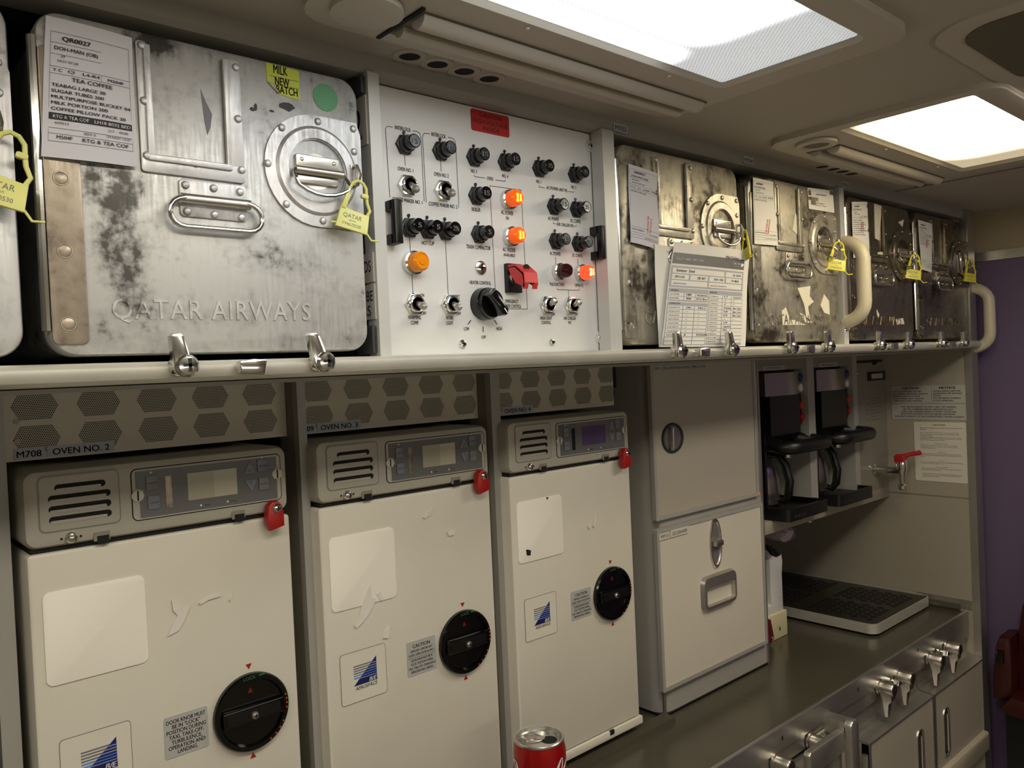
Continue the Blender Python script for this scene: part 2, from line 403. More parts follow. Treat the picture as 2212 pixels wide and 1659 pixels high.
endplate((1925.5, 834), (2090, 871), 'placard_dim', [('ink', 'CAUTION', .15, .38, .19, .115, .03), ('ink', 'NOTICE', .65, .86, .19, .13, .03), ('ink_grey', '|', .55, 0, .03, .97)] +
  [('ink', t, .015, e, v, .085) for t, e, v in (('LATCH, STOW AND SECURE', .41, .37), ('ALL DOORS, DRAWERS, INSERTS,', .50, .51), ('WASTED AND ALL LOOSE', .39, .64), ('ITEMS DURING TAXI, TAKEOFF,', .45, .78), ('TURBULENCE AND LANDING.', .43, .91))] +
  [('ink', t, .57, e, v, .085) for t, e, v in (('WASH HANDS BEFORE', .92, .36), ('HANDLING OR SERVING', .94, .49), ('FOOD.', .67, .61), ('NO SMOKING DURING', .92, .75), ('FOOD HANDLING.', .83, .89))])
endplate((1926.5, 872.5), (2091.5, 908), 'placard_dim', [('ink', t, a, e, v, .105) for t, a, e, v in
  (('THE GROSS WEIGHT OF ANY CART OR CARRIER,', .13, .86, .23), ('OR THE COMBINED GROSS WEIGHTS OF ANY', .15, .82, .39), ('CARTS OR CARRIERS WHEN STOWED TOGETHER,', .13, .86, .54), ('MUST NOT EXCEED THE PLACARDED MAXIMUM', .13, .84, .69), ('CONTENTS WEIGHT OF THE COMPARTMENT WHERE STOWED.', .04, .96, .85))])
rows = [('ink_red', 'CAUTION', .36, .62, .06, .027), ('ink_red', 'The water supply is intended only for disposal of', .12, .93, .105, .016), ('ink_red', 'liquids.', .12, .24, .13, .016)]
for t, a, e, v in (('Do not dispose of solid waste in the sink; this may', .12, .87, .185), ('cause a blockage when cleared, which affects the', .12, .87, .212), ('water supply.', .12, .38, .235), ('If a sink is clogged or draining is slow, do not use it', .12, .9, .262), ('until repaired; the sink may be in an overflow condition.', .12, .94, .285), ('Report the blockage when possible.', .12, .6, .31),
    ('Spoiled products', .40, .65, .365), ('Milk and juices must be poured into the waste bin,', .12, .84, .395), ('remaining in its own container. The sink is not for', .12, .86, .42), ('solids of any kind.', .12, .42, .445), ('Coffee/Tea', .44, .63, .51), ('Coffee grounds and tea bags must be placed in waste', .12, .9, .54), ('carts; grounds will block the drain if poured in the', .12, .9, .565), ('sink.', .12, .24, .59),
    ('Soups', .48, .58, .65), ('Soup must be poured only after removing solid pieces;', .12, .92, .68), ('rinse the sink after use.', .12, .9, .705), ('Other Liquids', .42, .63, .76), ('After draining of any liquid, flush the sink with', .12, .88, .79), ('a small amount of water.', .12, .5, .815), ('Sinks which are slow to drain must be reported in the', .14, .9, .875), ('log and must not be used until cleared by', .14, .88, .9), ('maintenance staff.', .14, .5, .925)):
    rows.append(('ink_grey', t, a, min(e, a+len(t)*.0185), v, .013))
endplate((1974, 911), (2091, 1045), 'placard_white', rows)
# grab handles: bent tube between two feet
def grab(px0, py0, px1, py1, out_px, x):
    y0, z0 = AX(px0, py0, x); y1, z1 = AX(px1, py1, x); yo, _ = AX(*out_px, x)
    y0 = y1 = 0.004
    pts = [(x, y0, z0)]
    for i in range(1, 7): a = math.pi/2*i/6; pts.append((x, y0+(yo-y0)*math.sin(a), z0-(z0-z1)*.24*(1-math.cos(a))))
    for i in range(6, -1, -1): a = math.pi/2*i/6; pts.append((x, y0+(yo-y0)*math.sin(a), z1+(z0-z1)*.24*(1-math.cos(a))))
    q = MB('handle_beige').tube(pts, .0125, 14); return q
g1 = grab(1832, 522, 1836, 695, (1866, 600), 1.449).build('grab_handle', UP)
q = MB('chrome'); 
for z in (CAM.z+.045, CAM.z+.058): q.rivet(1.442, z, 0, .004, .003)
q.build('handle_screw', g1)
grab(2108, 622, 2112, 752, (2138, 690), XE+.025).build('grab_handle', EP)
# latches on the shelf rail
def latch(px, py, lean=0., yb=-.025):
    x, z = A(px, py, -.03)
    zr = CAM.z+.0145
    q = MB('chrome')
    q.rbox(x-.0085, x+.0085, zr-.008, zr+.008, -.031, yb+.004, .007, .003)
    pts = [(x-.0075, zr-.002), (x+.0085, zr-.002), (x+.0065+lean, zr+.025), (x+.0035+lean, zr+.0275), (x-.0025+lean, zr+.0275), (x-.005+lean, zr+.025)]
    q.prism(pts, -.034, -.026, .0025)
    o = q.build('latch', UP)
    s = MB('chrome').lathe([(.0095, 0), (.0095, .003), (.0075, .0055), (.003, .0065), (0, .0066)], (x+.003, -.0315, zr+.0005), n=18)
    s.use('black_plastic'); s.box(x+.004-.0055, x+.004+.0055, -.0384, -.0378, zr-.0003, zr+.0023).box(x+.0027, x+.0053, -.0384, -.0378, zr-.0045, zr+.0065)
    s.build('screw', o)
for px, ln in ((392, -.004), (693, -.008)): latch(px, 770, ln)
for px, ln in ((1467, -.004), (1580, -.006), (1710, -.003), (1790, -.003), (1902, -.003), (1964, -.003), (2035, -.003), (2083, -.003)): latch(px, 750, ln)
def tab(px):
    x, z = A(px, 785, -.03); zr = CAM.z+.0125
    q = MB('chrome').lathe([(.006, 0), (.006, .005), (.004, .006)], (x-.006, -.021, zr), n=14).prism([(x-.012, zr-.005), (x+.010, zr-.007), (x+.013, zr+.006), (x+.001, zr+.007), (x-.012, zr+.005)], -.033, -.026, .002)
    q.build('turn_tab', UP)
for px in (545, 1522, 1752, 1934, 2060): tab(px)
# ------------------------------------------------------------------ galley boxes (standard aluminium carriers)
CW, CH = .284, .270
CX0, CZ0 = .1435, CAM.z+.026
def Q(px, py, y=0.):                       # photo point on the front of the first box -> world x,z
    return A(px, py, y)
def make_carrier(sfx):
    al, pl, st = {'a': ('carrier_alu', 'carrier_plate', 'carrier_strip'), 'b': ('carrier_scuffed', 'carrier_scuffed_plate', 'carrier_scuffed'), 'd': ('carrier_dark_reflection', 'carrier_dark_reflection', 'carrier_dark_reflection')}[sfx]
    X, Z = CX0, CZ0
    R = thing('galley_carrier', '', 'box', (X, 0, Z))
    b = MB(al).rbox(X, X+CW, Z, Z+CH, 0, .022, .020, .004, 8).rbox(X+.004, X+CW-.004, Z+.003, Z+CH-.003, .0221, .37, .017, 0, 8); b.build('body', R)
    h = MB('chrome').tube([(X-.001, .004, Z+.02), (X-.001, .004, Z+CH-.022)], .0042, 10); 
    h.build('hinge', R)
    b = MB(st)
    x1 = X+.026; b.prism(rr(X+.014, Z+.125, .026, .232, .005), -.0018, 0, .0006)
    for px, py in ((120, 385), (130, 542), (140, 700)):
        x, z = Q(px, py); b.lathe([(.0060, 0), (.0057, .0006), (.0050, .0006), (.0047, .0002), (.0040, .0005), (.0005, .0007)], (X+.0125, -.0018, z), n=20)
    b.build('hinge_strip', R)
    # card frame: three-sided channel
    x0, zt = Q(289, 86); xm, zb = Q(302, 354); x1, zr_ = Q(527, 383); zr = Q(518, 134)[1]; xi0 = Q(326, 330)[0]; xi1 = Q(496, 338)[0]; zi = Q(400, 345)[1]; zb = Q(420, 368)[1]-.007
    b = MB(pl); pts = [(x0, zb), (x1, zb), (x1, zr), (x1-.013, zr), (x1-.013, zi), (xi0, zi), (xi0, zt), (x0, zt)]
    # concave outline: build as three overlapping bars with one shared thickness
    b.rbox(x0, xi0, zb, zt, -.003, 0, .003, .0008); b.rbox(x1-.0135, x1, zb, zr, -.003, 0, .003, .0008); b.rbox(x0, x1, zb, zi, -.0031, 0, .003, .0008)
    b.rbox(xi0-.0035, xi0+.002, zi-.004, zt-.003, -.0055, -.002, .001, .0008).rbox(x1-.0165, x1-.012, zi-.004, zr-.002, -.0055, -.002, .001, .0008).rbox(xi0-.0035, x1-.012, zi-.0055, zi, -.0056, -.002, .001, .0008)
    for px, py in ((303, 101), (309, 220), (315, 338), (420, 355), (519, 369), (511, 259), (506, 148)):
        x, z = Q(px, py); b.rivet(x, z, -.003, .0036, .0028)
    b.build('card_frame', R)
    # latch plate: round-ended plate reaching the right edge
    cx, cz = Q(684, 371); rp = .0535; xr = X+CW-.0005
    pts = [(xr, cz-rp), (xr, cz+rp)]+[(cx+rp*math.cos(math.radians(a)), cz+rp*math.sin(math.radians(a))) for a in range(90, 271, 9)]
    ring = circ(cx, cz, .0300, 36)
    b = MB(pl); 
    out = []
    for i in range(36):                       # outer outline sampled in the same directions as the hole
        a = 2*math.pi*i/36; dx, dz = math.cos(a), math.sin(a); t = rp
        if dx > 1e-6: t = min((xr-cx)/dx, rp/abs(dz) if abs(dz) > 1e-6 else 9)
        out.append((cx+dx*t, cz+dz*t))
    b.frame(out, ring, -.0022, 0)
    for px, py in ((606, 277), (684, 264), (760, 280), (762, 329), (576, 354), (616, 442), (695, 478), (772, 488)):
        x, z = Q(px, py); b.rivet(x, z, -.0022, .0036, .0028)
    b.build('latch_plate', R)
    b = MB(pl).lathe([(.0300, -.001), (.0310, .0042), (.0400, .0042), (.0430, .0022)], (cx, 0, cz), n=48, cap=False)
    b.build('latch_ring', R)
    b = MB('steel' if sfx != 'd' else 'steel_dark').lathe([(.0300, .0015), (.0301, -.0002), (.0297, -.0003), (.0003, .0004)], (cx, 0, cz), n=40, cap=False)  # dish of the last two boxes carries the same painted-in dark reflection
    dish = b.build('latch_dish', R)
    b = MB('brushed'); b.rbox(cx-.0228, cx+.0228, cz+.002, cz+.014, -.004, .001, .002, .0008); b.tube([(cx-.0248, -.0055, cz-.0015), (cx+.0248, -.0055, cz-.0015)], .0038, 12)
    b.rbox(cx-.0215, cx+.0215, cz-.013, cz-.006, -.0035, .001, .001, .0006)
    for s in (-1, 1): b.rivet(cx+s*.017, cz+.009, -.004, .002, .001)
    hp = b.build('latch_handle', R)
    pts = [(cx-.0248, -.0055, cz-.0015), (cx-.0275, -.008, cz-.006)]
    for i in range(9): a = math.pi*(1+i/8); pts.append((cx+.0262*math.cos(a)*(1.08 if abs(math.cos(a)) > .8 else 1), -.014, cz-.013+.0125*math.sin(a)))
    pts += [(cx+.0275, -.008, cz-.006), (cx+.0248, -.0055, cz-.0015)]
    MB('chrome').tube(pts, .0019, 10).build('bail', hp)
    # carrying handle
    (ax, az), (bx, bz) = Q(384, 388), Q(534, 482); az = Q(458, 394)[1]; bz = Q(461, 474)[1]
    b = MB(pl).rbox(ax, bx, bz, az, -.0022, 0, .004, .0007)
    for px, py in ((398, 401), (459, 408), (516, 416), (402, 458), (461, 465), (519, 471)):
        x, z = Q(px, py); b.rivet(x, z, -.0022, .0036, .0028)
    b.build('handle_plate', R)
    zb = Q(460, 438)[1]; b = MB('brushed').tube([(ax-.001, -.0058, zb), (bx+.001, -.0058, zb)], .0045, 14)
    b.build('handle_barrel', R)
    cx2 = (ax+bx)/2; hw = .0405; zb2 = zb-.0245
    pts = [(ax-.001, -.007, zb)]
    for i in range(9): a = math.pi/2+math.pi*i/8; pts.append((cx2-hw+.0125+.0125*math.cos(a), -.0085, (zb+zb2)/2+(zb-zb2)/2*math.sin(a)))
    for i in range(9): a = -math.pi/2+math.pi*i/8; pts.append((cx2+hw-.0125+.0125*math.cos(a), -.0085, (zb+zb2)/2+(zb-zb2)/2*math.sin(a)))
    pts.append((bx+.001, -.007, zb))
    MB('chrome').tube(pts, .0024, 12).build('handle', R)
    # embossed name
    x0 = Q(243, 690)[0]; x1 = Q(670, 690)[0]; zt = Q(450, 647)[1]; zb = Q(450, 690)[1]
    MB(al).text('QATAR AIRWAYS', x0, x1, zb, zt-zb, -.0011, bold=.004, space=1.1, thick=.0013).build('embossed_lettering', R, sharp=20)
    # hasp for the seal
    xh = X+CW-.011; zh = Q(772, 385)[1]
    b = MB('steel').box(xh-.004, xh-.0025, -.006, 0, zh-.011, zh+.011)
    b.tube([(xh, .001, zh+.010), (xh, -.010, zh+.009), (xh+.001, -.0135, zh), (xh, -.010, zh-.009), (xh, .001, zh-.010)], .0021, 10); b.build('hasp', R)
    return R
ca = make_carrier('a'); cb = make_carrier('b'); cd = make_carrier('d')
def put(o, x, lab, y=0.): o.location = (x, y, CZ0); o['label'] = lab; o['group'] = 'metal carrier boxes in the overhead bays'; return o
xs = {0: A(40, 500)[0]-CW, 1: CX0, 2: A(1337, 500)[0]+.002, 3: A(1621, 500)[0], 4: A(1832, 560)[0], 5: A(1980, 560)[0]-.002}
ca0 = copy_tree(ca)
cb3 = copy_tree(cb)
cd5 = copy_tree(cd)
C1 = put(ca, xs[1], 'large clean aluminium carrier box with a yellow sticker and a green dot on its front')
C0 = put(ca0, xs[0], 'aluminium carrier box at the left edge, only its right side showing beside a yellow seal')
C2 = put(cb, xs[2], 'scuffed aluminium carrier box just right of the white switch panel, behind the handover form')
C3 = put(cb3, xs[3], 'scuffed aluminium carrier box with torn white sticker scraps, left of the upper grab handle')
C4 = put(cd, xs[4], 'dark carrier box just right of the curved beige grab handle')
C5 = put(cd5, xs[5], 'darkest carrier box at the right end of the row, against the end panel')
for ch in kids(C5):                         # its latch handle is turned upright
    if ch.name.startswith('latch_handle'):
        cxy = Q(684, 371); c0 = Vector((cxy[0]-CX0, 0, cxy[1]-CZ0))
        ch.rotation_euler = (0, math.radians(80), 0); ch.location = c0-Matrix.Rotation(math.radians(80), 3, 'Y') @ c0
# stickers on the first box
x0, z0 = A(576, 140); x1, z1 = A(647, 214); zt = A(612, 146)[1]; zb = A(612, 208)[1]
b = MB('sticker_yellow'); b.prism([(x0+.010, zb+.001), (x1, zb-.001), (x1+.0005, zt), (x0-.001, zt+.001), (x0-.0005, zb+.010)], -.0006, 0)
b.use('ink').text('MILK', x0+.006, x0+.020, zt-.0075, .0085, -.0008, bold=.015).text('NEW', x0+.007, x0+.0215, (zt+zb)/2-.004, .0075, -.0008, bold=.02).text('BATCH', x0+.008, x1-.002, zb+.002, .0075, -.0008, bold=.015)
b.line((x0+.002, zt-.0105), (x1-.001, zt-.0105), -.0008, .0004).line((x0+.002, zb+.0095), (x1-.001, zb+.0095), -.0008, .0004)
b.use('carrier_strip').prism([(x0-.0005, zb+.010), (x0+.010, zb+.001), (x0+.006, zb+.010)], -.0016, -.0007); b.build('yellow_sticker', C1)['label'] = 'yellow sticker reading MILK NEW BATCH'
cx, cz = A(703, 211); MB('sticker_green').prism(circ(cx, cz, .0133, 32), -.0006, 0).build('round_sticker', C1)['label'] = 'green round sticker'
# worn dark flecks and a dull scar
def blob(q, px, py, w, h, y=-.0004, n=9, jit=.45, box=None):
    x, z = A(px, py); q.prism([(x+w*math.cos(2*math.pi*i/n)*(1-jit*random.random()), z+h*math.sin(2*math.pi*i/n)*(1-jit*random.random())) for i in range(n)], y, 0)
x, z = A(448, 245); MB('ink_grey').prism([(x-.005, z+.020), (x-.001, z+.010), (x+.004, z), (x+.002, z-.012), (x-.001, z-.019), (x-.003, z-.006)], -.0005, 0).build('scuff_mark', C1)
for (px, py, w, h) in ((621, 231, .009, .005), (545, 236, .003, .002), (552, 231, .002, .004), (586, 240, .003, .0015)):
    b = MB('bay_side'); blob(b, px, py, w, h); b.build('scuff_mark', C1)
# sticker remains on the scuffed boxes
for pts in ([(1722, 622), (1750, 618), (1748, 640), (1757, 652), (1745, 662), (1750, 697), (1742, 690), (1737, 660)], [(1690, 702), (1688, 672), (1697, 664), (1706, 690), (1720, 692), (1740, 702)], [(1772, 660), (1780, 636), (1790, 650), (1792, 680), (1780, 676)], [(1711, 497), (1717, 458), (1724, 475), (1721, 507)], [(1726, 675), (1735, 680), (1755, 697), (1740, 697)]):
    MB('sticker_scrap').prism([A(*p) for p in pts], -.0007, 0).build('sticker_scrap', C3)['label'] = 'torn white sticker scrap'
for pts in ([(1846, 570), (1852, 590), (1849, 640), (1843, 620)], [(1893, 668), (1899, 680), (1896, 690)], [(1888, 440), (1904, 445), (1899, 520), (1890, 515)], [(1934, 690), (1950, 687), (1953, 700), (1938, 702)], [(1940, 480), (1952, 474), (1949, 490)], [(1846, 650), (1850, 690), (1846, 694)], [(1895, 545), (1912, 543), (1915, 556), (1898, 556)]):
    MB('sticker_scrap').prism([A(*p) for p in pts], -.0007, 0).build('sticker_scrap', C4)['label'] = 'small pale sticker scrap'
# ------------------------------------------------------------------ paper labels taped to the boxes
def sheet(name, lab, corners, rows, m='paper', y=-.0042, bow=.004, grp=None, curl=0.):
    """corners: photo points TL TR BR BL; rows in sheet fractions u (across) v (down)"""
    P = [A(*c, y) for c in corners]
    def at(u, v):
        a = (P[0][0]+(P[1][0]-P[0][0])*u, P[0][1]+(P[1][1]-P[0][1])*u); c = (P[3][0]+(P[2][0]-P[3][0])*u, P[3][1]+(P[2][1]-P[3][1])*u)
        return (a[0]+(c[0]-a[0])*v, y-bow*math.sin(math.pi*u)*.6-curl*v*v+bow*.4*math.sin(math.pi*v*1.7)-.0002, a[1]+(c[1]-a[1])*v)
    q = MB(m); n = 10; k = 14
    g = [at(i/n, j/k) for j in range(k+1) for i in range(n+1)]
    f = [(j*(n+1)+i, (j+1)*(n+1)+i, (j+1)*(n+1)+i+1, j*(n+1)+i+1) for j in range(k) for i in range(n)]
    q.add(g, f); q.add([(p[0], p[1]+.0004, p[2]) for p in g], [t[::-1] for t in f])
    H = abs(P[0][1]-P[3][1])
    for r in rows:
        if r[0] == 'T':
            _, ink, t, u0, u1, v, h = r[:7]; bold = r[7] if len(r) > 7 else .01; q.use(ink); vv, ff = text_mesh(t, 0, bold)
            if not vv: continue
            a = min(p[0] for p in vv); b_ = max(p[0] for p in vv)
            q.add([tuple(Vector(at(u0+(p[0]-a)/(b_-a)*(u1-u0), v-p[1]/.73*h))+Vector((0, -.0008, 0))) for p in vv], ff)
        elif r[0] == 'V':                      # text running upwards
            _, ink, t, u, v0, v1, h = r[:7]; q.use(ink); vv, ff = text_mesh(t, 0, .02); a = min(p[0] for p in vv); b_ = max(p[0] for p in vv)
            lean = r[7] if len(r) > 7 else 0
            q.add([tuple(Vector(at(u-p[1]/.73*h+lean*(p[0]-a)/(b_-a), v0+(p[0]-a)/(b_-a)*(v1-v0)))+Vector((0, -.0009, 0))) for p in vv], ff)
        elif r[0] in 'RS':                     # R filled rectangle, S stroked line
            _, ink, u0, v0, u1, v1 = r[:6]; q.use(ink); w = 6; lift = r[6] if len(r) > 6 else .00025
            g = []
            for i in range(w+1):
                u = u0+(u1-u0)*i/w
                for v in (v0, v0+(v1-v0)*.5, v1): g.append(tuple(Vector(at(u, v))+Vector((0, -lift, 0))))
            q.add(g, [(i*3+j, i*3+j+1, i*3+j+4, i*3+j+3) for i in range(w) for j in (0, 1)])
    o = q.build(name); tag(o, lab, 'paper', grp); return o
def hl(ink, u0, u1, v, t=.004): return ('R', ink, u0, v-t/2, u1, v+t/2)
def vl(ink, u, v0, v1, t=.004): return ('R', ink, u-t/2, v0, u+t/2, v1)
G = 'printed flight labels on the carrier boxes'
rows = [hl('ink_grey', .06, .95, .10), vl('ink_grey', .06, .10, .885), vl('ink_grey', .95, .10, .885), hl('ink_grey', .06, .95, .885), hl('ink_grey', .06, .62, .175), hl('ink_grey', .06, .62, .255), hl('ink_grey', .06, .95, .345), hl('ink_grey', .06, .95, .395), hl('ink_grey', .06, .95, .83), hl('ink_grey', .06, .95, .79), vl('ink_grey', .30, .345, .395), vl('ink_grey', .62, .345, .395),
        ('T', 'ink', 'QR0027', .18, .50, .155, .032, .03), ('T', 'ink', 'DOH-MAN (OB)', .10, .58, .225, .027, .015), ('T', 'ink_grey', '29', .17, .22, .275, .018), ('T', 'ink_grey', 'NOV 07 00', .14, .36, .31, .018), ('T', 'ink', 'Y C', .09, .19, .38, .022, .015), ('T', 'ink', 'C1', .25, .32, .378, .022, .015), ('T', 'ink', 'L4-R4', .41, .60, .378, .022, .015), ('T', 'ink', 'M504F', .69, .88, .383, .022, .015), ('T', 'ink', 'TEA COFFEE', .29, .74, .437, .030, .015)]
for i, (t, e) in enumerate((('TEABAG LARGE 30', .66), ('SUGAR TUBES 200', .64), ('MULTIPURPOSE BUCKET 04', .94), ('MILK PORTION 200', .68), ('COFFEE PILLOW PACK 20', .88))): rows.append(('T', 'ink', t, .08, e, .49+i*.043, .024, .015))
rows += [('R', 'ink', .06, .68, .95, .73), ('T', 'white_print', 'RTG & TEA COF', .10, .47, .718, .024, .01), ('T', 'white_print', 'LH18 B032 BED', .53, .93, .718, .024, .01), ('T', 'ink_grey', '659213', .12, .26, .76, .018), ('T', 'ink_grey', 'LCT', .68, .75, .765, .018), ('T', 'ink_grey', '00.00', .80, .90, .765, .018), ('T', 'ink_grey', '24 NOV 12:27', .66, .93, .81, .018), ('T', 'ink_grey', 'BOX 0', .42, .54, .815, .018), ('T', 'ink', 'M504F', .14, .30, .865, .025, .012), ('T', 'ink', 'RTG & TEA COF', .40, .90, .868, .027, .012)]
sheet('paper_label', 'printed tea and coffee label taped to the big clean carrier box', [(99, 33), (285, 82), (297, 362), (88, 338)], rows, bow=.003, grp=G)
def flight_rows(lines, tail):
    r = [hl('ink_grey', .03, .97, .05, .003), vl('ink_grey', .03, .05, .93, .004), ('T', 'ink', 'QR0027', .13, .46, .095, .028, .02), ('T', 'ink', 'DOH-MAN (OB)', .07, .55, .145, .022, .01), hl('ink_grey', .03, .62, .155, .003), ('T', 'ink_grey', '29 NOV', .08, .3, .19, .017), ('T', 'ink_grey', 'NOV 07 00', .1, .45, .225, .017), hl('ink_grey', .03, .97, .245, .003), ('T', 'ink', 'Y C   C1   L4-R4', .06, .6, .285, .02), ('T', 'ink', 'M703R', .68, .92, .28, .02), hl('ink_grey', .03, .97, .30, .003), hl('ink_grey', .03, .97, .79, .003), hl('ink_grey', .03, .97, .86, .003), hl('ink_grey', .03, .97, .89, .003), hl('ink_grey', .03, .97, .925, .003), ('T', 'ink_grey', 'LCT 00.00', .62, .94, .85, .016), ('T', 'ink_grey', '24 NOV 12:27', .45, .94, .915, .016)]
    for i, (t, e) in enumerate(lines): r.append(('T', 'ink_grey', t, .05, e, .335+i*.037, .017, .01))
    r.append(('T', 'ink_grey', tail, .04, .42, .83, .018, .01))
    return r
st = [('V', 'ink_red', 'CHECKED BY', .56, .84, .60, .045, .04), ('V', 'ink_red', 'FRANCISCO', .66, .82, .62, .04, .04)]
sheet('paper_label', 'creased printed label with red stamp on the scuffed box beside the switch panel', [(1358, 354), (1430, 379), (1420, 540), (1361, 523)], flight_rows([('PAPER CUPS 200', .5)], 'DISPOSABLES')+st, bow=.003, grp=G)
st3 = [('V', 'ink_red', 'CHECKED BY', .48, .85, .60, .05, .14), ('V', 'ink_red', 'FRANCISCO', .58, .84, .60, .05, .14)]
sheet('paper_label', 'printed label with red stamp on the box with torn sticker scraps', [(1626.5, 383), (1670, 393), (1680, 531), (1629, 527)], flight_rows([('PLASTIC GLASS 80', .6), ('', 0), ('CUP 1', .2)][:1], 'DISPOSABLES')+st3, 'paper_warm', bow=.001, grp=G)
st4 = [('V', 'ink_red', 'CHECKED', .50, .53, .35, .06, .08), ('V', 'ink_red', 'FRANCISCO', .60, .53, .35, .05, .08)]
sheet('paper_label', 'printed label with a long item list, on the box behind the grab handle', [(1840, 436), (1873, 436), (1881, 558), (1843, 557)], flight_rows([(t, .62+.2*(i % 3)/2) for i, t in enumerate(('ASSTD TEABAG', 'NATURAL SUGAR', 'SWEETENER 50', 'NAPKIN 200', 'STIRRER 100', 'CUPS 06', 'BUCKETS 02', 'COASTERS'))], 'EQUIPMENT')+st4, 'paper_warm', bow=.001, grp=G)
sheet('paper_label', 'dim printed label on the darkest box at the right end', [(1983, 475), (2014, 484), (2012, 589), (1990, 582)], flight_rows([(t, .6+.2*(i % 2)) for i, t in enumerate(('GLASSES 20', 'PLASTIC CUPS', 'SUGAR 100', 'STIRRERS', 'NAPKINS'))], 'EQUIPMENT')+st4, 'paper_warm', bow=.001, grp=G)
sheet('paper_label', 'torn white placard stuck at the upper right of the box with sticker scraps', [(1744, 405), (1799, 412), (1802, 460), (1747, 451)], [('T', 'ink', 'QATAR AIRWAYS', .30, .70, .30, .06, .02), ('T', 'ink_grey', 'Galley equipment', .28, .6, .7, .06), ('T', 'ink_grey', 'Return to base', .28, .66, .8, .05), ('R', 'carrier_scuffed', .0, .42, .38, .58), ('R', 'carrier_scuffed', .1, .55, .28, .78), ('R', 'carrier_scuffed', .86, .02, 1, .2), ('R', 'carrier_scuffed', .02, .1, .12, .35)], 'paper_warm', bow=.0003, y=-.0009, grp=None)
# the handover form: a front sheet over a back sheet, tucked behind the latches
sheet('paper_sheet', 'plain white sheet hanging behind the handover form', [(1414, 527), (1560, 556), (1556, 752), (1420, 750)], [('T', 'ink_grey', 'CABIN DEPARTURE', .15, .4, .06, .012)], 'paper_warm', y=-.008, bow=.002, curl=.002)
r = [('T', 'ink_hand', 'Mid Galley', .66, .84, .105, .03), hl('ink_hand', .66, .82, .118, .003), ('R', 'keypad', .01, .10, .93, .205), ('T', 'white_print', 'GALLEY HANDOVER FORM', .04, .37, .168, .024), ('T', 'white_print', 'QATAR', .76, .87, .158, .024), ('T', 'white_print', 'AIRWAYS', .79, .86, .178, .01), ('R', 'white_print', .885, .14, .925, .172),
     ('R', 'grey_print', .01, .225, .93, .43), ('R', 'paper_warm', .03, .245, .66, .295, .0004), ('R', 'paper_warm', .68, .245, .91, .295, .0004), ('R', 'paper_warm', .03, .305, .22, .355, .0004), ('R', 'paper_warm', .24, .305, .45, .355, .0004), ('R', 'paper_warm', .47, .305, .67, .355, .0004), ('R', 'paper_warm', .69, .305, .91, .355, .0004), ('R', 'paper_warm', .03, .365, .45, .415, .0004), ('R', 'paper_warm', .47, .365, .91, .415, .0004),
     ('T', 'ink_hand', 'Senior 2nd', .07, .28, .28, .026), ('T', 'ink_hand', 'Q 22:0', .78, .89, .28, .022), ('T', 'ink_hand', '29/11/22', .06, .17, .34, .022), ('T', 'ink_hand', 'QR 027', .32, .42, .34, .022), ('T', 'ink_hand', 'DOH - MAN', .53, .65, .34, .022), ('T', 'ink_hand', 'A7-BEA', .76, .87, .34, .022), ('T', 'ink_grey', 'EQUIPMENT LEFT ON BOARD', .05, .2, .4, .012), ('T', 'ink_grey', 'SEALS INTACT FOR INSPECTION', .49, .7, .4, .012),
     ('R', 'grey_print', .01, .44, .475, .565), ('R', 'grey_print', .485, .44, .93, .985), ('R', 'grey_print', .01, .575, .475, .985)]
lab = ['', 'GLASSES', 'JUGS / LID', 'CARTS']
left = ['DRY STORES', 'DRAWER'] ; lrows = ['BEV EQUIPMENT BOX', 'DISPOSABLE SAUCER', 'TRASH BOX', 'HEATING', 'WATER', 'LINEN', 'ICE DRAWER', 'DRAWER']
hand = ['OK -', '-', '-', '-', '-', '-', '-', '5']
hand2 = ['Mid 2', '-', '-', '-', '-', '-', '-', 'M703/04']
for i, t in enumerate(left):
    v = .485+i*.037
    for u0, u1 in ((.02, .18), (.19, .31), (.32, .465)): r.append(('R', 'paper_warm', u0, v, u1, v+.030, .0004))
    r += [('T', 'ink_grey', t, .03, .13, v+.02, .012), ('T', 'ink_hand', ('180', '200')[i], .21, .27, v+.022, .02), ('T', 'ink_hand', ('Tea/Coffee Box', 'RTG Box')[i], .33, .46, v+.022, .018)]
r += [('T', 'ink', 'OPENING', .03, .12, .467, .013), ('T', 'ink', 'BEVERAGES', .49, .58, .467, .013), ('T', 'ink', 'CONNECTIONS', .03, .15, .592, .013)]
for i in range(10):
    v = .61+i*.0375
    if v < .955:
        for u0, u1 in ((.02, .18), (.19, .31), (.32, .465)): r.append(('R', 'paper_warm', u0, v, u1, v+.030, .0004))
        if i < 8: r += [('T', 'ink_grey', lrows[i], .03, .15, v+.02, .011), ('T', 'ink_hand', hand[i], .22, .22+.02*len(hand[i]), v+.022, .018), ('T', 'ink_hand', hand2[i], .36, .36+.017*len(hand2[i]), v+.022, .018)]
rr_ = ['COLA', 'JUICE/WATER', 'LEMON', 'SOFT DRINKS', 'MINERAL WATER', 'APPLE JUICE', 'TONIC/SODA', 'TOMATO JUICE', 'ORANGE JUICE', 'MANGO JUICE', 'MILK', 'ICE', 'BEER', 'OTHER']
rh = ['17', '/', '/', '10 bottles', '10', '12', '-', 'C9', 'open', '02', '', '', '', '']; rh2 = ['Soft Drinks Cart', '/', '/', 'Bev Cart', 'Bev Cart', 'Bev Cart', '-', '', '', '', '', '', '', '']
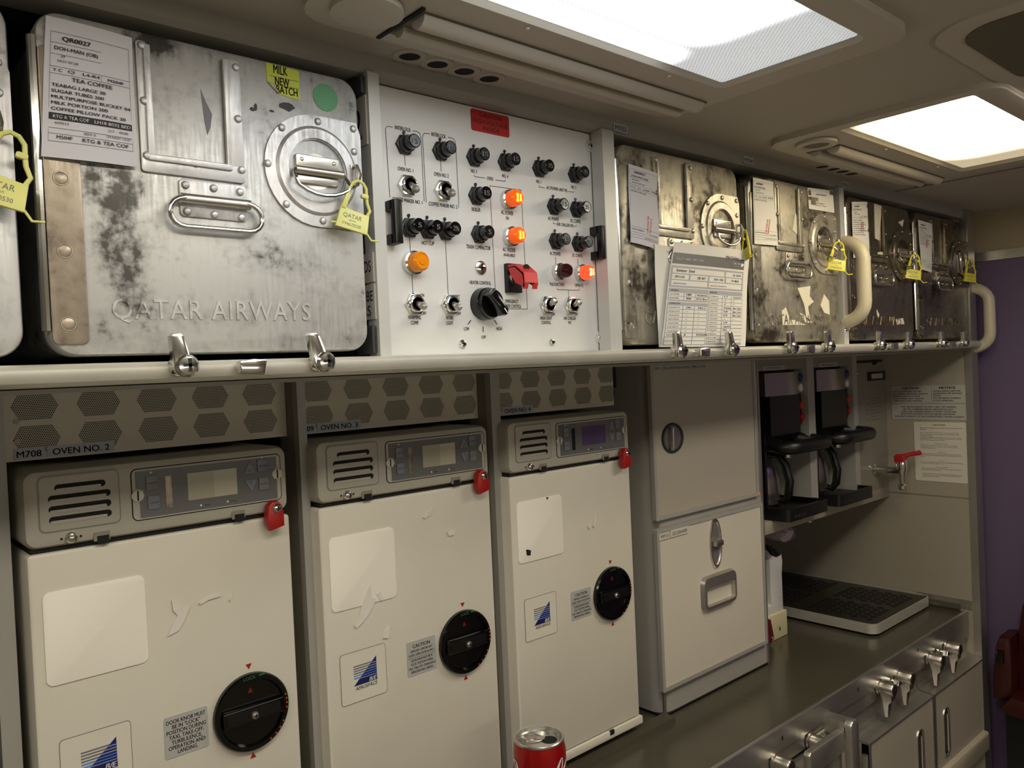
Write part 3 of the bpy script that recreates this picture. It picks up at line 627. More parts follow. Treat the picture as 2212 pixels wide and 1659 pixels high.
for i, t in enumerate(rr_[:13]):
    v = .485+i*.0375
    for u0, u1 in ((.49, .65), (.66, .77), (.78, .925)): r.append(('R', 'paper_warm', u0, v, u1, v+.030, .0004))
    r += [('T', 'ink_grey', t, .50, .60, v+.02, .011)]
    if rh[i]: r.append(('T', 'ink_hand', rh[i], .68, .68+min(.09, .025*len(rh[i])), v+.022, .018))
    if rh2[i]: r.append(('T', 'ink_hand', rh2[i], .80, .80+min(.115, .02*len(rh2[i])), v+.023, .018))
sheet('handover_form', 'white handover form covered in handwritten tables, tucked behind two rail latches', [(1457, 522), (1620, 543), (1606, 748), (1424, 750)], r, 'paper_warm', y=-.013, bow=.003, curl=.002)
# ------------------------------------------------------------------ yellow seal tags hanging from the hasps
def make_seal(m, body_w=.030, tilt=0.):
    """origin at the top of the loop, hanging down"""
    R = thing('security_seal', '', 'seal', (0, 0, 0))
    b = MB(m); bw, bh = .031, .0165
    b.prism([(-.014, -.048), (.017, -.048), (.0155, -.030), (.012, -.0305), (-.0125, -.029)], -.0015, .0015, .0005)
    b.prism([(-.0125, -.031), (-.0075, -.031), (-.0055, -.016), (-.0095, -.014)], -.0015, .0015, .0005)
    b.build('seal_body', R)
    a = MB(m).tube([(-.0078, 0, -.017), (-.0075, 0, -.010), (-.005, 0, -.004), (-.001, 0, -.001), (.004, 0, -.002), (.008, 0, -.006), (.0095, 0, -.012), (.0115, 0, -.019), (.0155, 0, -.0255), (.0135, 0, -.0315)], .0016, 8).rbox(.0045, .0115, -.0155, -.0115, -.002, .002, .0015, .0005)
    a.build('loop', R)
    t = MB(m).tube([(.0165, 0, -.0465), (.022, -.001, -.052), (.029, -.002, -.0505)], .0009, 6); t.build('tail', R); MB(m).tube([(-.0135, 0, -.0445), (-.019, -.001, -.046)], .0009, 6).build('tail', R)
    l = MB('grey_print'); l.use('keypad').text('QATAR', -.009, .009, -.0375, .0042, -.0017).text('AIRWAYS', -.003, .004, -.0402, .0014, -.0017).text('Y94670530', -.009, .0095, -.0448, .0030, -.0017); l.build('lettering', R)
    return R
sp = make_seal('seal'); sq = make_seal('seal_bright')
def hang(o, px, py, y, rz, ry, k, lab):
    x, z = A(px, py, y); o.location = (x, y, z); o.rotation_euler = (0, math.radians(ry), math.radians(rz)); o.scale = (k, k, k); o['label'] = lab; o['group'] = 'yellow security seals on the box latches'; return o
s0 = copy_tree(sp); 
hang(sp, 776, 389, -.016, -10, 14, 1.06, 'pale yellow seal tag hanging from the big clean carrier box')
hang(s0, 27, 283, -.016, -5, 15, 1.18, 'pale yellow seal tag at the left edge, over the dark gap between boxes')
s3 = copy_tree(sq); s4 = copy_tree(sq); s5 = copy_tree(sq)
hang(sq, 1608, 496, -.010, 55, 8, 1.0, 'bright yellow seal tag partly hidden behind the handover form')
hang(s3, 1812, 521, -.016, -38, 10, 1.1, 'bright yellow seal tag on the box with torn sticker scraps, at the grab handle')
hang(s4, 1977, 548, -.016, -38, 10, 1.1, 'bright yellow seal tag between the two dark boxes')
hang(s5, 2096, 560, -.016, -25, 6, 1.1, 'shaded yellow seal tag at the end panel, on the last box')
# ------------------------------------------------------------------ switch panel
YP = .022
px0 = A(826, 400, YP)[0]-.010; px1 = A(1285, 400, YP)[0]; pzt = zh0-.001; pzb = Z1+.0005
SP = thing('control_panel', 'white switch panel with circuit breakers, toggles and lit lamps between the carrier boxes', 'panel', ((px0+px1)/2, YP, pzb))
MB('panel_white').rbox(px0, px1, pzb, pzt, YP, YP+.03, .001, .0005).build('face_plate', SP)
def pm(px, py): return A(px, py, YP)
MK = MB('ink')                                   # printed lines and lettering
yk = YP-.0004
def ptext(t, x0, y0, x1, y1, hpx, bold=.012):
    """words from photo point (x0,y0) baseline-left to (x1,y1) baseline-right"""
    a = pm(x0, y0); b = pm(x1, y1); h = pm(x0, y0-hpx)[1]-a[1]
    MK.text(t, a[0], b[0], (a[1]+b[1])/2, h, yk, bold=bold, slope=0)
def pline(*pts, w=.0006):
    P = [pm(*p) for p in pts]
    for i in range(len(P)-1): MK.line(P[i], P[i+1], yk, w)
def Z3(zx, zy): return (780+zx*.3617, 180+zy*.3617)      # crop of the panel -> photo
def zt_(t, x0, y0, x1, y1, h=24): ptext(t, *Z3(x0, y0), *Z3(x1, y1), h*.3617)
def zl(*pts, w=.0006): pline(*[Z3(*p) for p in pts], w=w)
zt_('INTERLOCK', 202, 278, 296, 288); zt_('INTERLOCK', 420, 318, 506, 327); zt_('OVEN NO. 1', 218, 521, 311, 532); zt_('OVEN NO. 2', 435, 553, 522, 564)
zt_('COFFEE MAKER NO. 1', 186, 702, 366, 722); zt_('COFFEE MAKER NO. 2', 404, 730, 574, 748); zt_('HOT CUP', 361, 964, 436, 968); zt_('WARMING', 280, 1408, 357, 1410); zt_('COMP.', 296, 1440, 345, 1442)
zt_('ON', 354, 1274, 376, 1275, 20); zt_('OFF', 360, 1381, 389, 1383, 20); zt_('WORK', 507, 1411, 551, 1412); zt_('LIGHT', 509, 1441, 551, 1442); zt_('BRT', 561, 1284, 590, 1285, 22); zt_('DIM', 565, 1334, 592, 1335, 22); zt_('OFF', 566, 1384, 595, 1385, 20)
zt_('NO. 3', 655, 533, 692, 537, 22); zt_('NO. 4', 842, 562, 878, 567, 22); zt_('OVEN', 752, 577, 788, 582, 22); zt_('BOILER', 661, 763, 712, 767); zt_('TRASH COMPACTOR', 628, 986, 772, 995); zt_('HEATER CONTROL', 648, 1200, 775, 1203, 22)
zt_('LOW', 614, 1476, 646, 1477, 22); zt_('OFF', 718, 1525, 745, 1526, 20); zt_('HIGH', 807, 1475, 841, 1476, 22); zt_('AC POWER', 836, 782, 908, 787); zt_('ON', 864, 814, 882, 815, 20); zt_('AC FEEDER', 845, 1003, 922, 1008); zt_('AVAILABLE', 850, 1034, 919, 1037, 20)
zt_('EMERGENCY', 861, 1311, 940, 1314, 22); zt_('POWER CONTROL', 845, 1340, 956, 1342, 22); zt_('NO. 1', 1046, 595, 1076, 599, 20); zt_('NO. 2', 1255, 628, 1284, 632, 20); zt_('AC POWER UNIT M5', 1107, 633, 1230, 649, 20); zt_('AC POWER', 1116, 817, 1181, 822, 22); zt_('DC CONTR.', 1250, 831, 1312, 836, 22)
zt_('AIR CHILLER M5', 1168, 852, 1266, 858, 20); zt_('AC POWER', 1127, 1026, 1191, 1029, 22); zt_('DC CONTR.', 1261, 1036, 1322, 1039, 20); zt_('MALFUNCTION', 1127, 1210, 1210, 1212, 22); zt_('OPERATE', 1276, 1215, 1326, 1217, 20); zt_('AREA LIGHT', 1068, 1412, 1140, 1411, 20); zt_('CONTROL', 1077, 1438, 1133, 1438, 20)
zt_('AIR CHILLER', 1209, 1413, 1282, 1412, 20); zt_('M7', 1238, 1438, 1255, 1438, 18); zt_('ON', 1271, 1298, 1286, 1298, 18); zt_('OFF', 1275, 1388, 1295, 1388, 18); zt_('OFF', 1135, 1388, 1157, 1388, 18); zt_('DIM', 1130, 1340, 1155, 1340, 18); zt_('BRT', 1130, 1296, 1155, 1296, 18)
zl((171, 682), (145, 275), (150, 262), (160, 257), (186, 262)); zl((308, 283), (335, 288), (350, 300), (356, 318), (376, 705)); zl((388, 712), (366, 320), (370, 306), (380, 298), (408, 302)); zl((517, 323), (545, 328), (558, 342), (563, 355), (583, 725), (580, 745))
zl((258, 412), (263, 492)); zl((473, 452), (477, 526)); zl((288, 905), (310, 1265)); zl((502, 920), (520, 1270)); zl((676, 547), (677, 557), (738, 566), ); zl((801, 577), (860, 586), (861, 574)); zl((768, 612), (955, 638), (993, 1348), (806, 1346), (768, 612))
zl((1061, 607), (1062, 619), (1097, 625)); zl((1238, 646), (1271, 651), (1271, 640)); zl((1148, 828), (1148, 838), (1163, 840)); zl((1268, 852), (1283, 855), (1283, 845)); zl((1160, 1038), (1164, 1100)); zl((1293, 1048), (1295, 1105)); zl((1169, 1220), (1170, 1232), (1302, 1236), (1301, 1223)); zl((1237, 1235), (1240, 1285))
zl((655, 1415), (637, 1440), w=.0011); zl((727, 1453), (729, 1485), w=.0011); zl((794, 1413), (812, 1440), w=.0011)
ck = pm(*Z3(728, 1320)); rk = pm(*Z3(728, 1320))[1]-pm(*Z3(728, 1416))[1]
arc = [(ck[0]+rk*math.cos(math.radians(a)), ck[1]+rk*math.sin(math.radians(a))) for a in range(70, 228, 6)]
for i in range(len(arc)-1): MK.line(arc[i], arc[i+1], yk, .0009)
arc = [(ck[0]+rk*math.cos(math.radians(a)), ck[1]+rk*math.sin(math.radians(a))) for a in range(-50, 45, 5)]
for i in range(len(arc)-1): MK.line(arc[i], arc[i+1], yk, .002)
for p in ((266, 567), (479, 598), (310, 1262), (520, 1268), (1097, 1288), (1240, 1288)):
    x, z = pm(*Z3(*p)); MK.prism(circ(x, z, .0016, 10), yk-.0005, YP)
MK.build('lettering', SP)
def breaker(p, num):
    x, z = pm(*Z3(*p))
    b = MB('black_plastic').prism(circ(x, z, .0115, 6), YP-.004, YP, .001); b.lathe([(.0092, .003), (.0092, .010), (.0085, .011)], (x, YP, z), n=20)
    b.prism(circ(x, z+.0135, .0018, 10), YP-.0015, YP).box(x-.001, x+.001, YP-.001, YP, z+.011, z+.013)
    o = b.build('circuit_breaker', SP)
    b = MB('black_gloss').lathe([(.0075, .010), (.0075, .0205), (.0066, .0215), (.0066, .0210), (.0003, .0210)], (x, YP, z), n=20)
    w = .0036*len(num)
    b.use('white_print').text(num, x-w*.55, x+w*.55, z-.0030, .0058, YP-.0214, bold=.015); b.build('button', o)
for p, n in (((256, 370), '15'), ((472, 408), '15'), ((672, 445), '15'), ((857, 474), '15'), ((1060, 512), '35'), ((1270, 548), '35'), ((684, 674), '15'), ((1147, 738), '15'), ((1281, 755), '2½'), ((285, 864), '5'), ((394, 874), '5'), ((500, 883), '2½'), ((700, 903), '5'), ((1158, 944), '15'), ((1292, 960), '2½')): breaker(p, n)
def toggle(p, tip, up=False):
    x, z = pm(*Z3(*p))
    b = MB('chrome').prism(circ(x, z, .0125, 6), YP-.0045, YP, .001); b.lathe([(.0092, .004), (.0092, .0085), (.0082, .0092), (.0070, .0085)], (x, YP, z), n=20, cap=False)
    o = b.build('toggle_switch', SP)
    MB('orange_seat').lathe([(.0072, .0086), (.0003, .0086)], (x, YP, z), n=16).build('seat', o)
    yt = YP-.034; tx, tz = A(*Z3(*tip), yt)
    d = Vector((tx-x, yt-(YP-.008), tz-z)); L = d.length
    MB('satin_alu').lathe([(.0028, 0), (.0032, L*.5), (.0044, L*.85), (.0043, L*.95), (.002, L*1.04), (.0001, L*1.05)], (x, YP-.008, z), d, 14).build('lever', o)
toggle((272, 612), (330, 632)); toggle((486, 643), (545, 657)); toggle((316, 1320), (374, 1331)); toggle((528, 1322), (583, 1338)); toggle((1105, 1325), (1155, 1298)); toggle((1248, 1328), (1302, 1306))
def lamp(p, m, core, r=.0105):
    x, z = pm(*Z3(*p))
    b = MB('chrome').lathe([(r*1.12, 0), (r*1.12, .007), (r*.95, .008), (r*.9, .0075)], (x, YP, z), n=24, cap=False); o = b.build('indicator_lamp', SP)
    b = MB(m).lathe([(r*.92, .006), (r*.95, .012), (r*.9, .0185), (r*.72, .021), (r*.66, .0203), (r*.4, .0203), (r*.34, .0212), (.0002, .0212)], (x, YP, z), n=24, cap=False)
    if core: b.use(core).prism([(x-r*.30, z-r*.55), (x-r*.05, z-r*.55), (x-r*.05, z+r*.4), (x-r*.30, z+r*.4)], YP-.0218, YP-.02); b.prism([(x+.15*r, z-r*.45), (x+r*.42, z-r*.45), (x+r*.42, z+r*.35), (x+.15*r, z+r*.35)], YP-.0216, YP-.02)
    b.build('lens', o)
lamp((872, 698), 'amber_on', 'amber_core'); lamp((887, 918), 'amber_on', 'amber_core'); lamp((302, 1075), 'amber_off', None, .0115); lamp((1172, 1127), 'red_off', None, .0095); lamp((1306, 1135), 'red_on', 'red_core', .0098)
# guarded emergency switch
x, z = pm(*Z3(893, 1168)); gz1 = pm(*Z3(893, 1090))[1]; gz0 = pm(*Z3(893, 1243))[1]
b = MB('black_plastic').rbox(x-.010, x+.013, gz0-.002, gz1+.002, YP-.006, YP, .001, .0006); b.use('steel').lathe([(.008, .006), (.008, .011)], (x, YP, (gz0+gz1)/2), n=16); b.use('white_print').rivet(x-.004, gz1-.004, YP-.012, .004, .002); b.use('black_plastic').lathe([(.0045, .005), (.0045, .012)], (x-.004, YP, gz1-.004), n=14)
sg = b.build('switch_guard', SP)
b = MB('guard_red')
sec = [(-.006, gz1), (-.020, gz1-.001), (-.034, gz1-.012), (-.037, gz1-.026), (-.033, gz0+.002), (-.030, gz0+.002), (-.033, gz1-.026), (-.031, gz1-.014), (-.018, gz1-.004), (-.006, gz1-.004)]
def guard_strip(xa, xb, s): b.rings([[(xx, YP+yy, zz) for yy, zz in s] for xx in (xa, xb)][::-1])
top = [(-.006, gz1), (-.020, gz1-.001), (-.034, gz1-.012), (-.0355, gz1-.024), (-.0325, gz1-.024), (-.031, gz1-.014), (-.018, gz1-.004), (-.006, gz1-.004)]
guard_strip(x-.009, x+.012, top)
leg = [(-.0355, gz1-.024), (-.033, gz0), (-.030, gz0), (-.0325, gz1-.024)]
guard_strip(x-.009, x-.003, leg); guard_strip(x+.006, x+.012, leg)
for xx in (x-.009, x+.0105): b.prism([(0, 0)], 0, 0) if False else b.rings([[(xx+dx, YP+yy, zz) for yy, zz in ((-.006, gz1-.003), (-.019, gz1-.003), (-.033, gz1-.013), (-.034, gz1-.03), (-.018, gz1-.022), (-.010, gz1-.012))] for dx in (.0015, 0)])
b.use('hole').prism(circ(x+.002, gz1-.0058, .0045, 16), YP-.0275, YP-.026); 
b.build('cover', sg)
MB('steel').lathe([(.0028, .01), (.0034, .028), (.002, .031)], (x+.001, YP, gz0+.014), (0, -1, -.2), 12).build('lever', sg)
# rotary heater knob
b = MB('black_gloss').lathe([(.0190, .001), (.0185, .012), (.0170, .014), (.0165, .018)], (ck[0], YP, ck[1]), n=40)
kn = b.build('rotary_knob', SP)
a = math.radians(-50); d = Vector((math.cos(a), 0, math.sin(a))); nrm = Vector((-d.z, 0, d.x)); b = MB('black_gloss')
pts = [(ck[0]+d.x*u+nrm.x*w, ck[1]+d.z*u+nrm.z*w) for u, w in ((-.0155, -.006), (.014, -.006), (.018, -.002), (.018, .002), (.014, .006), (-.0155, .006))]
b.prism(pts, YP-.031, YP-.012, .003)
b.use('white_print').line((ck[0]+d.x*.009, ck[1]+d.z*.009), (ck[0]+d.x*.016, ck[1]+d.z*.016), YP-.0313, .0013); b.build('grip', kn)
# panel screws
def xscrew(x, z, y, r, parent, ring=None, name='screw', m='chrome'):
    b = MB(m)
    if ring: b.use('frame_paint').lathe([(ring, 0), (ring, .0012), (ring*.8, .0016)], (x, y, z), n=18); b.use(m)
    b.lathe([(r, 0), (r*.95, .0018), (r*.7, .0032), (r*.2, .0038), (0.0001, .0038)], (x, y, z), n=16)
    b.use('hole'); b.box(x-r*.5, x+r*.5, y-.0042, y-.0036, z-r*.12, z+r*.12).box(x-r*.12, x+r*.12, y-.0042, y-.0036, z-r*.5, z+r*.5)
    return b.build(name, parent)
for p, r, g in (((712, 1102), .0085, None), ((604, 1557), .0052, None), ((1137, 1546), .0046, None), ((1363, 377), .0045, .0075), ((1420, 1518), .0045, .0075)):
    x, z = pm(*Z3(*p)); xscrew(x, z, YP, r, SP, g)
# red warning sticker
p = [pm(*Z3(*q)) for q in ((652, 155), (880, 205), (885, 325), (658, 280))]
xa, xb = p[0][0], (p[1][0]+p[2][0])/2; za, zb = pzt-.002, (p[2][1]+p[3][1])/2
b = MB('sticker_red').rbox(xa, xb, zb, za, YP-.0006, YP, .003); b.use('ink')
w = xb-xa
for t, u0, u1, v in (('CAUTION', .22, .80, .30), ('HIGH VOLTAGE', .05, .95, .62), ('INSIDE', .30, .73, .90)): b.text(t, xa+u0*w, xa+u1*w, za-(za-zb)*v, (za-zb)*.2, YP-.0008, bold=.0)
b.build('warning_sticker', SP)
# black pull handles
def pull(pxm, pyt, pyb, out=.020):
    x, zt = A(pxm, pyt, YP); z0 = A(pxm, pyb, YP)[1]
    b = MB('black_plastic').rbox(x-.005, x+.005, z0, z0+.011, YP-out+.003, YP, .001, .001).rbox(x-.005, x+.005, zt-.011, zt, YP-out+.003, YP, .001, .001).rbox(x-.005, x+.005, z0, zt, YP-out-.002, YP-out+.006, .0015, .0015); b.build('pull_handle', SP)
pull(840, 436, 530, .016); pull(1279, 492, 563, .018)
# ------------------------------------------------------------------ oven housing: dividers and perforated panels
OH = thing('oven_housing', 'grey oven housing with narrow uprights under the long shelf rail', 'cabinet', (.6, .3, ZK))
zv0 = A(620, 942, YV)[1]
xd = [A(13, 990, YD)[0]-.0165, A(640, 830, YD)[0], A(1059, 830, YD)[0]]; xr_d = [A(13, 990, YD)[0], A(660, 870, YD)[0], A(1080, 870, YD)[0]]
for i, x in enumerate(xd):
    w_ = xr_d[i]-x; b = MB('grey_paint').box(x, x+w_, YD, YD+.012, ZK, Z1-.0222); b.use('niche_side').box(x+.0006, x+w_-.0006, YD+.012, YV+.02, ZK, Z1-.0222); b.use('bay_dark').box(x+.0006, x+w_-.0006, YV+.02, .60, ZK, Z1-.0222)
    b.build('upright', OH)
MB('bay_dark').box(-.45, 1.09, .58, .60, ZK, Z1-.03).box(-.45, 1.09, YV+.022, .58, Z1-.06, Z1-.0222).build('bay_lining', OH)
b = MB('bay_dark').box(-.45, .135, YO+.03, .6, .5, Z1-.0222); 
def hexes(b, cx, cz, w, h, y):
    """stretched hexagon of punched holes: 15 staggered rows of 15 to 22"""
    s = w/22; dz = h/15
    for k in range(-7, 8):
        n = 22-abs(k)
        for i in range(n):
            x = cx+s*(i-(n-1)/2); z = cz+dz*k
            b.add([(x+s*.37*math.cos(a*math.pi/3), y, z+s*.37*math.sin(a*math.pi/3)) for a in range(6)], [tuple(range(6))])
hxw = A(388, 862, YV)[0]-A(293, 866, YV)[0]-.004; hxh = A(337, 837, YV)[1]-A(337, 890, YV)[1]
def vent(i, words, lab):
    x0 = xr_d[i]-.002; x1 = xd[i+1] if i < 2 else A(1366, 860, YD)[0]
    if i == 2: x1 = xd[2]+PITCH_O
    T = thing('vent_panel', lab, 'panel', ((x0+x1)/2, YV, zv0), 'perforated panels above the ovens')
    MB('vent_panel').box(x0, x1, YV, YV+.012, zv0, Z1-.0222).build('panel_plate', T)
    b = MB('hole')
    for (ra, rb) in (((75, 878), (560, 850)), ((80, 945), (563, 912))):
        (xa, za), (xb, zb) = A(*ra, YV), A(*rb, YV)
        for k in range(5): hexes(b, xa+(xb-xa)*k/4+(xr_d[i]-xr_d[0]), (za+zb)/2, hxw, hxh, YV-.0003)
    b.build('perforation', T)
    zz = zv0+.0015; b = MB('grey_print'); x0 += .011 if i == 0 else 0
    b.rbox(x0+.003, x0+.030, zz, zz+.011, YV-.0012, YV, .0006).rbox(x0+.032, x0+.096, zz, zz+.011, YV-.0012, YV, .0006); b.use('ink').text(words[0], x0+.005, x0+.027, zz+.002, .0068, YV-.0014, bold=.01).text(words[1], x0+.037, x0+.091, zz+.002, .0068, YV-.0014, bold=.01)
    b.build('placard', T)
    b = MB('grey_paint')
    if i == 0:
        for dz in (.020, .040): MB('grey_paint').lathe([(.0028, 0), (.0028, .001)], (x0+.0065, YV, zv0+dz), n=12).build('rivet', T)
vent(0, ('M708', 'OVEN NO. 2'), 'perforated vent panel over the leftmost oven, placarded OVEN NO. 2')
vent(1, ('M709', 'OVEN NO. 3'), 'perforated vent panel over the middle oven, placarded OVEN NO. 3')
vent(2, ('M710', 'OVEN NO. 4'), 'shaded perforated vent panel over the right oven, placarded OVEN NO. 4')
# ------------------------------------------------------------------ ovens (built at the middle bay)
OX = A(687, 1095, YO)[0]                       # left edge of the middle oven's door
def O(px, py): return A(px, py, YO)
OXR = O(1057, 1041)[0]; ZDT = O(870, 1068)[1]; ZFT = O(860, 938)[1]+.001; ZFB = O(870, 1060)[1]-.0012
ZOB = CAM.z-.592                              # bottom of the door
def make_oven():
    R = thing('galley_oven', '', 'oven', ((OX+OXR)/2, YO, ZOB-.014))
    cx = (OX+OXR)/2
    # control fascia: soft rounded box
    b = MB('oven_case')
    xl, xr = OX-.002, OXR-.001
    b.rbox(xl, xr, ZFB, ZFT, YO-.004, .50, .012, .008, 6); b.build('fascia', R)
    yf = YO-.004
    # vent grille plate with its groove and slots
    zx = lambda x, y: (620+x*.3526, 760+y*.3526)
    def F(x, y): return A(*zx(x, y), yf)
    gx0 = F(238, 700)[0]; gx1 = F(560, 690)[0]; gzt = F(400, 560)[1]; gzb = F(400, 835)[1]
    b = MB('niche_side').frame(rr((gx0+gx1)/2, (gzt+gzb)/2, gx1-gx0, gzt-gzb, .006), rr((gx0+gx1)/2, (gzt+gzb)/2, gx1-gx0-.0016, gzt-gzb-.0016, .0055), yf-.0003, yf+.001)
    gw = gx1-gx0
    b.use('oven_case').rbox(gx0+.0012, gx1-.0012, gzb+.0012, gzt-.0012, yf-.0012, yf, .005, .0006)
    g = b.build('vent_grille', R)
    b = MB('hole')
    for k, (x0, x1, zz) in enumerate(((.20, .82, .77), (.12, .88, .585), (.12, .88, .40), (.12, .88, .215))):
        z = gzb+(gzt-gzb)*zz
        b.use('hole').rbox(gx0+gw*x0, gx0+gw*x1, z-.0034, z+.0034, yf-.0015, yf-.001, .0034)
        b.use('oven_case').rbox(gx0+gw*x0+.001, gx0+gw*x1-.004, z-.0034, z-.0006, yf-.0018, yf-.001, .0014)
    b.build('slot', g)
    # keypad unit in a recess
    cx0 = F(600, 600)[0]; cx1 = F(1203, 500)[0]; czt = F(900, 518)[1]; czb = F(900, 765)[1]; W = cx1-cx0; H = czt-czb
    b = MB('hole').frame(rr((cx0+cx1)/2, (czt+czb)/2, W, H, .006), rr((cx0+cx1)/2, (czt+czb)/2, W-.0018, H-.0018, .0055), yf-.0004, yf+.001)
    b.use('oven_case').rbox(cx0+.001, cx1-.001, czb+.001, czt-.001, yf-.0008, yf, .005)
    k = b.build('control_unit', R)
    def U(u, v): return (cx0+W*u, czt-H*v)
    b = MB('keypad'); e0 = .028; e1 = .965
    pts = [U(e0, .06), U(e1, .06), U(e1, .30), U(e1-.025, .33), U(e1-.025, .52), U(e1, .55), U(e1, .95), U(e0+.02, .95), U(e0+.02, .62), U(e0+.045, .6), U(e0+.045, .42), U(e0, .38)]
    b.prism(pts, yf-.0016, yf-.0005); b.build('keypad', k)
    yk2 = yf-.0018
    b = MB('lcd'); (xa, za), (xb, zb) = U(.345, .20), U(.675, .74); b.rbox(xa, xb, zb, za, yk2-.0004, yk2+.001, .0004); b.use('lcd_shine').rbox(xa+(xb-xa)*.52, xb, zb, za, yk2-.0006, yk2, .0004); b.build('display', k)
    (xa, za), (xb, zb) = U(.205, .20), U(.245, .83); b = MB('carrier_strip').rbox(xa, xb, zb, za, yk2-.0003, yk2+.001, .0004); b.build('card_slot', k)
    for u, v, m, t in ((.125, .30, 'key', 'ON/OFF'), (.130, .68, 'key_blue', 'START STOP'), (.862, .22, 'key_blue', 'TIME TEMP'), (.868, .60, 'key', 'SELECT')):
        x, z = U(u, v); b = MB(m).rbox(x-.0062, x+.0062, z-.0072, z+.0072, yk2-.0007, yk2, .0012, .0004); b.use('ink').text(t, x-.0046, x+.0046, z-.001, .0016, yk2-.0009)
        b.use('keypad').frame(rr(x, z, .0124, .0144, .0012), rr(x, z, .0112, .0132, .001), yk2-.0009, yk2); b.build('key', k)
    for u, v, s in ((.77, .24, 1), (.775, .60, -1)):
        x, z = U(u, v); b = MB('key_blue').prism([(x-.0075, z-.0062*s), (x+.0075, z-.0062*s), (x, z+.0075*s)], yk2-.0007, yk2, .0004); b.use('ink').text('SET', x-.002, x+.002, z-.003*s-.0005, .0016, yk2-.0009); b.build('key', k)
    b = MB('ink')
    for u, t in ((.42, 'Ready'), (.60, 'Fan')):
        x, z = U(u+.03, .87); b.text(t, x, x+.006, z-.001, .002, yk2-.0001); b.use('white_print').prism(circ(x-.004, z, .0011, 8), yk2-.0002, yk2); b.use('ink')
    for u, v in ((.12, .10), (.86, .05)): x, z = U(u, v); b.use('white_print').prism(circ(x, z, .001, 8), yk2-.0002, yk2)
    b.build('lettering', k)
    for u, v in ((.035, .515), (.967, .43)):
        x, z = U(u, v); b = MB('placard_white').lathe([(.0062, 0), (.0062, .0014), (.0056, .0018)], (x, yf-.001, z), n=20); b.use('hole').box(x-.0007, x+.0007, yf-.0032, yf-.0028, z-.005, z+.005); b.build('quarter_turn', k)
    # fixing screw, notches, red latch
    x, z = F(370, 876); b = MB('chrome').rivet(x, z, yf, .0058, .005); b.use('hole')
    for s in (-1, 1): b.prism(circ(x+s*.0085, z, .0012, 8), yf-.0003, yf)
    b.build('fascia_screw', R)
    for p in ((490, 885), (1035, 800)):
        b = MB('hole'); x, z = F(*p); z = ZFB+.004; b.use('niche_side').rbox(x-.0075, x+.0075, ZFB, ZFB+.009, yf-.0005, yf, .0005); b.use('hole').rbox(x-.0045, x+.0065, ZFB-.0035, ZFB+.005, yf-.0008, yf, .0003)
        b.build('notch', R)
    x, z = F(1165, 765); b = MB('red_plastic')
    b.prism([(x-.0105, z-.010), (x-.0078, z+.006), (x-.003, z+.010), (x+.004, z+.010), (x+.0085, z+.005), (x+.0105, z-.006), (x+.0105, z-.019), (x-.0065, z-.023)], yf-.014, yf-.004, .002)
    b.use('hole').lathe([(.005, 0), (.005, .005)], (x, yf, z), n=12)
    l = b.build('door_latch', R)
    xscrew(x+.002, z+.002, yf-.013, .0055, l)
    # door
    b = MB('oven_white').rbox(OX, OXR, ZOB, ZDT-.001, YO, .50, .004, .003, 5); d = b.build('door', R)
    b = MB('hole').box(OX+.004, OXR-.003, YO+.004, .49, ZDT-.0015, ZFB+.001); b.build('gasket', R)
    b = MB('oven_white').rbox(OX-.001, OXR+.004, ZOB-.014, ZOB-.0015, YO-.003, .50, .001, .001); b.use('hole').box(OX+.19, OX+.20, YO-.0035, YO, ZOB-.008, ZOB-.001); b.build('sill', R)
    # blank white board
    (xa, za), (xb, zb) = O(707, 1147), O(852, 1305); za = CAM.z-.1965; zb = CAM.z-.292; za = O(780, 1150)[1]; zb = O(785, 1307)[1]; xb = O(853, 1220)[0]; xa = O(712, 1240)[0]
    MB('oven_board').rbox(xa, xb, zb, za, YO-.0016, YO, .007, .0003, 6).build('blank_board', d)
    # maker's plate with a sail emblem
    xa, xb = O(735, 1460)[0], O(834, 1440)[0]; za = O(783, 1402)[1]; zb = O(788, 1511)[1]; w = xb-xa; h = za-zb
    b = MB('ink_grey').frame(rr((xa+xb)/2, (za+zb)/2, w, h, .004), rr((xa+xb)/2, (za+zb)/2, w-.001, h-.001, .0037), YO-.0007, YO)
    b.use('oven_white').rbox(xa+.0004, xb-.0004, zb+.0004, za-.0004, YO-.0006, YO, .0036)
    def P(u, v): return (xa+w*u, za-h*v)
    y = YO-.0009
    for k2 in range(8):
        v0 = .285+k2*.047; m = ['ink_grey', 'ink_grey', 'ink_grey', 'ink_grey', 'ink_sky', 'ink_sky', 'ink_grey', 'ink_grey'][k2]
        if k2 < 6: b.use(m).prism([P(.28, v0), P(.78-.50*(v0-.20)/.47, v0), P(.78-.50*(v0+.022-.20)/.47, v0+.022), P(.28, v0+.022)], y, YO)
    b.use('ink_blue').prism([P(.78, .20), P(.78, .67), P(.28, .67)], y, YO)
    for k2 in range(6):
        v0 = .31+k2*.047; b.use('ink_sky' if k2 in (3, 4) else 'grey_print').prism([P(.78-.50*(v0-.20)/.47, v0), P(.775, v0), P(.775, v0+.012), P(.78-.50*(v0+.012-.20)/.47, v0+.012)], y-.0002, YO)
    b.use('ink_navy').prism([P(.78, .555), P(.78, .672), P(.28, .672), P(.40, .555)], y-.0003, YO)
    q0, q1 = P(.60, .66), P(.77, .66); b.use('white_print').text('B/E', q0[0], q1[0], q0[1], h*.085, y-.0006, shear=.25, bold=.02)
    q0, q1 = P(.30, .765), P(.79, .765); b.use('grey_print').text('AEROSPACE', q0[0], q1[0], q0[1], h*.07, y, shear=.3, bold=.01)
    b.build('maker_plate', d)
    # round door knob
    kx, kz = O(1001, 1384); kr = .0435
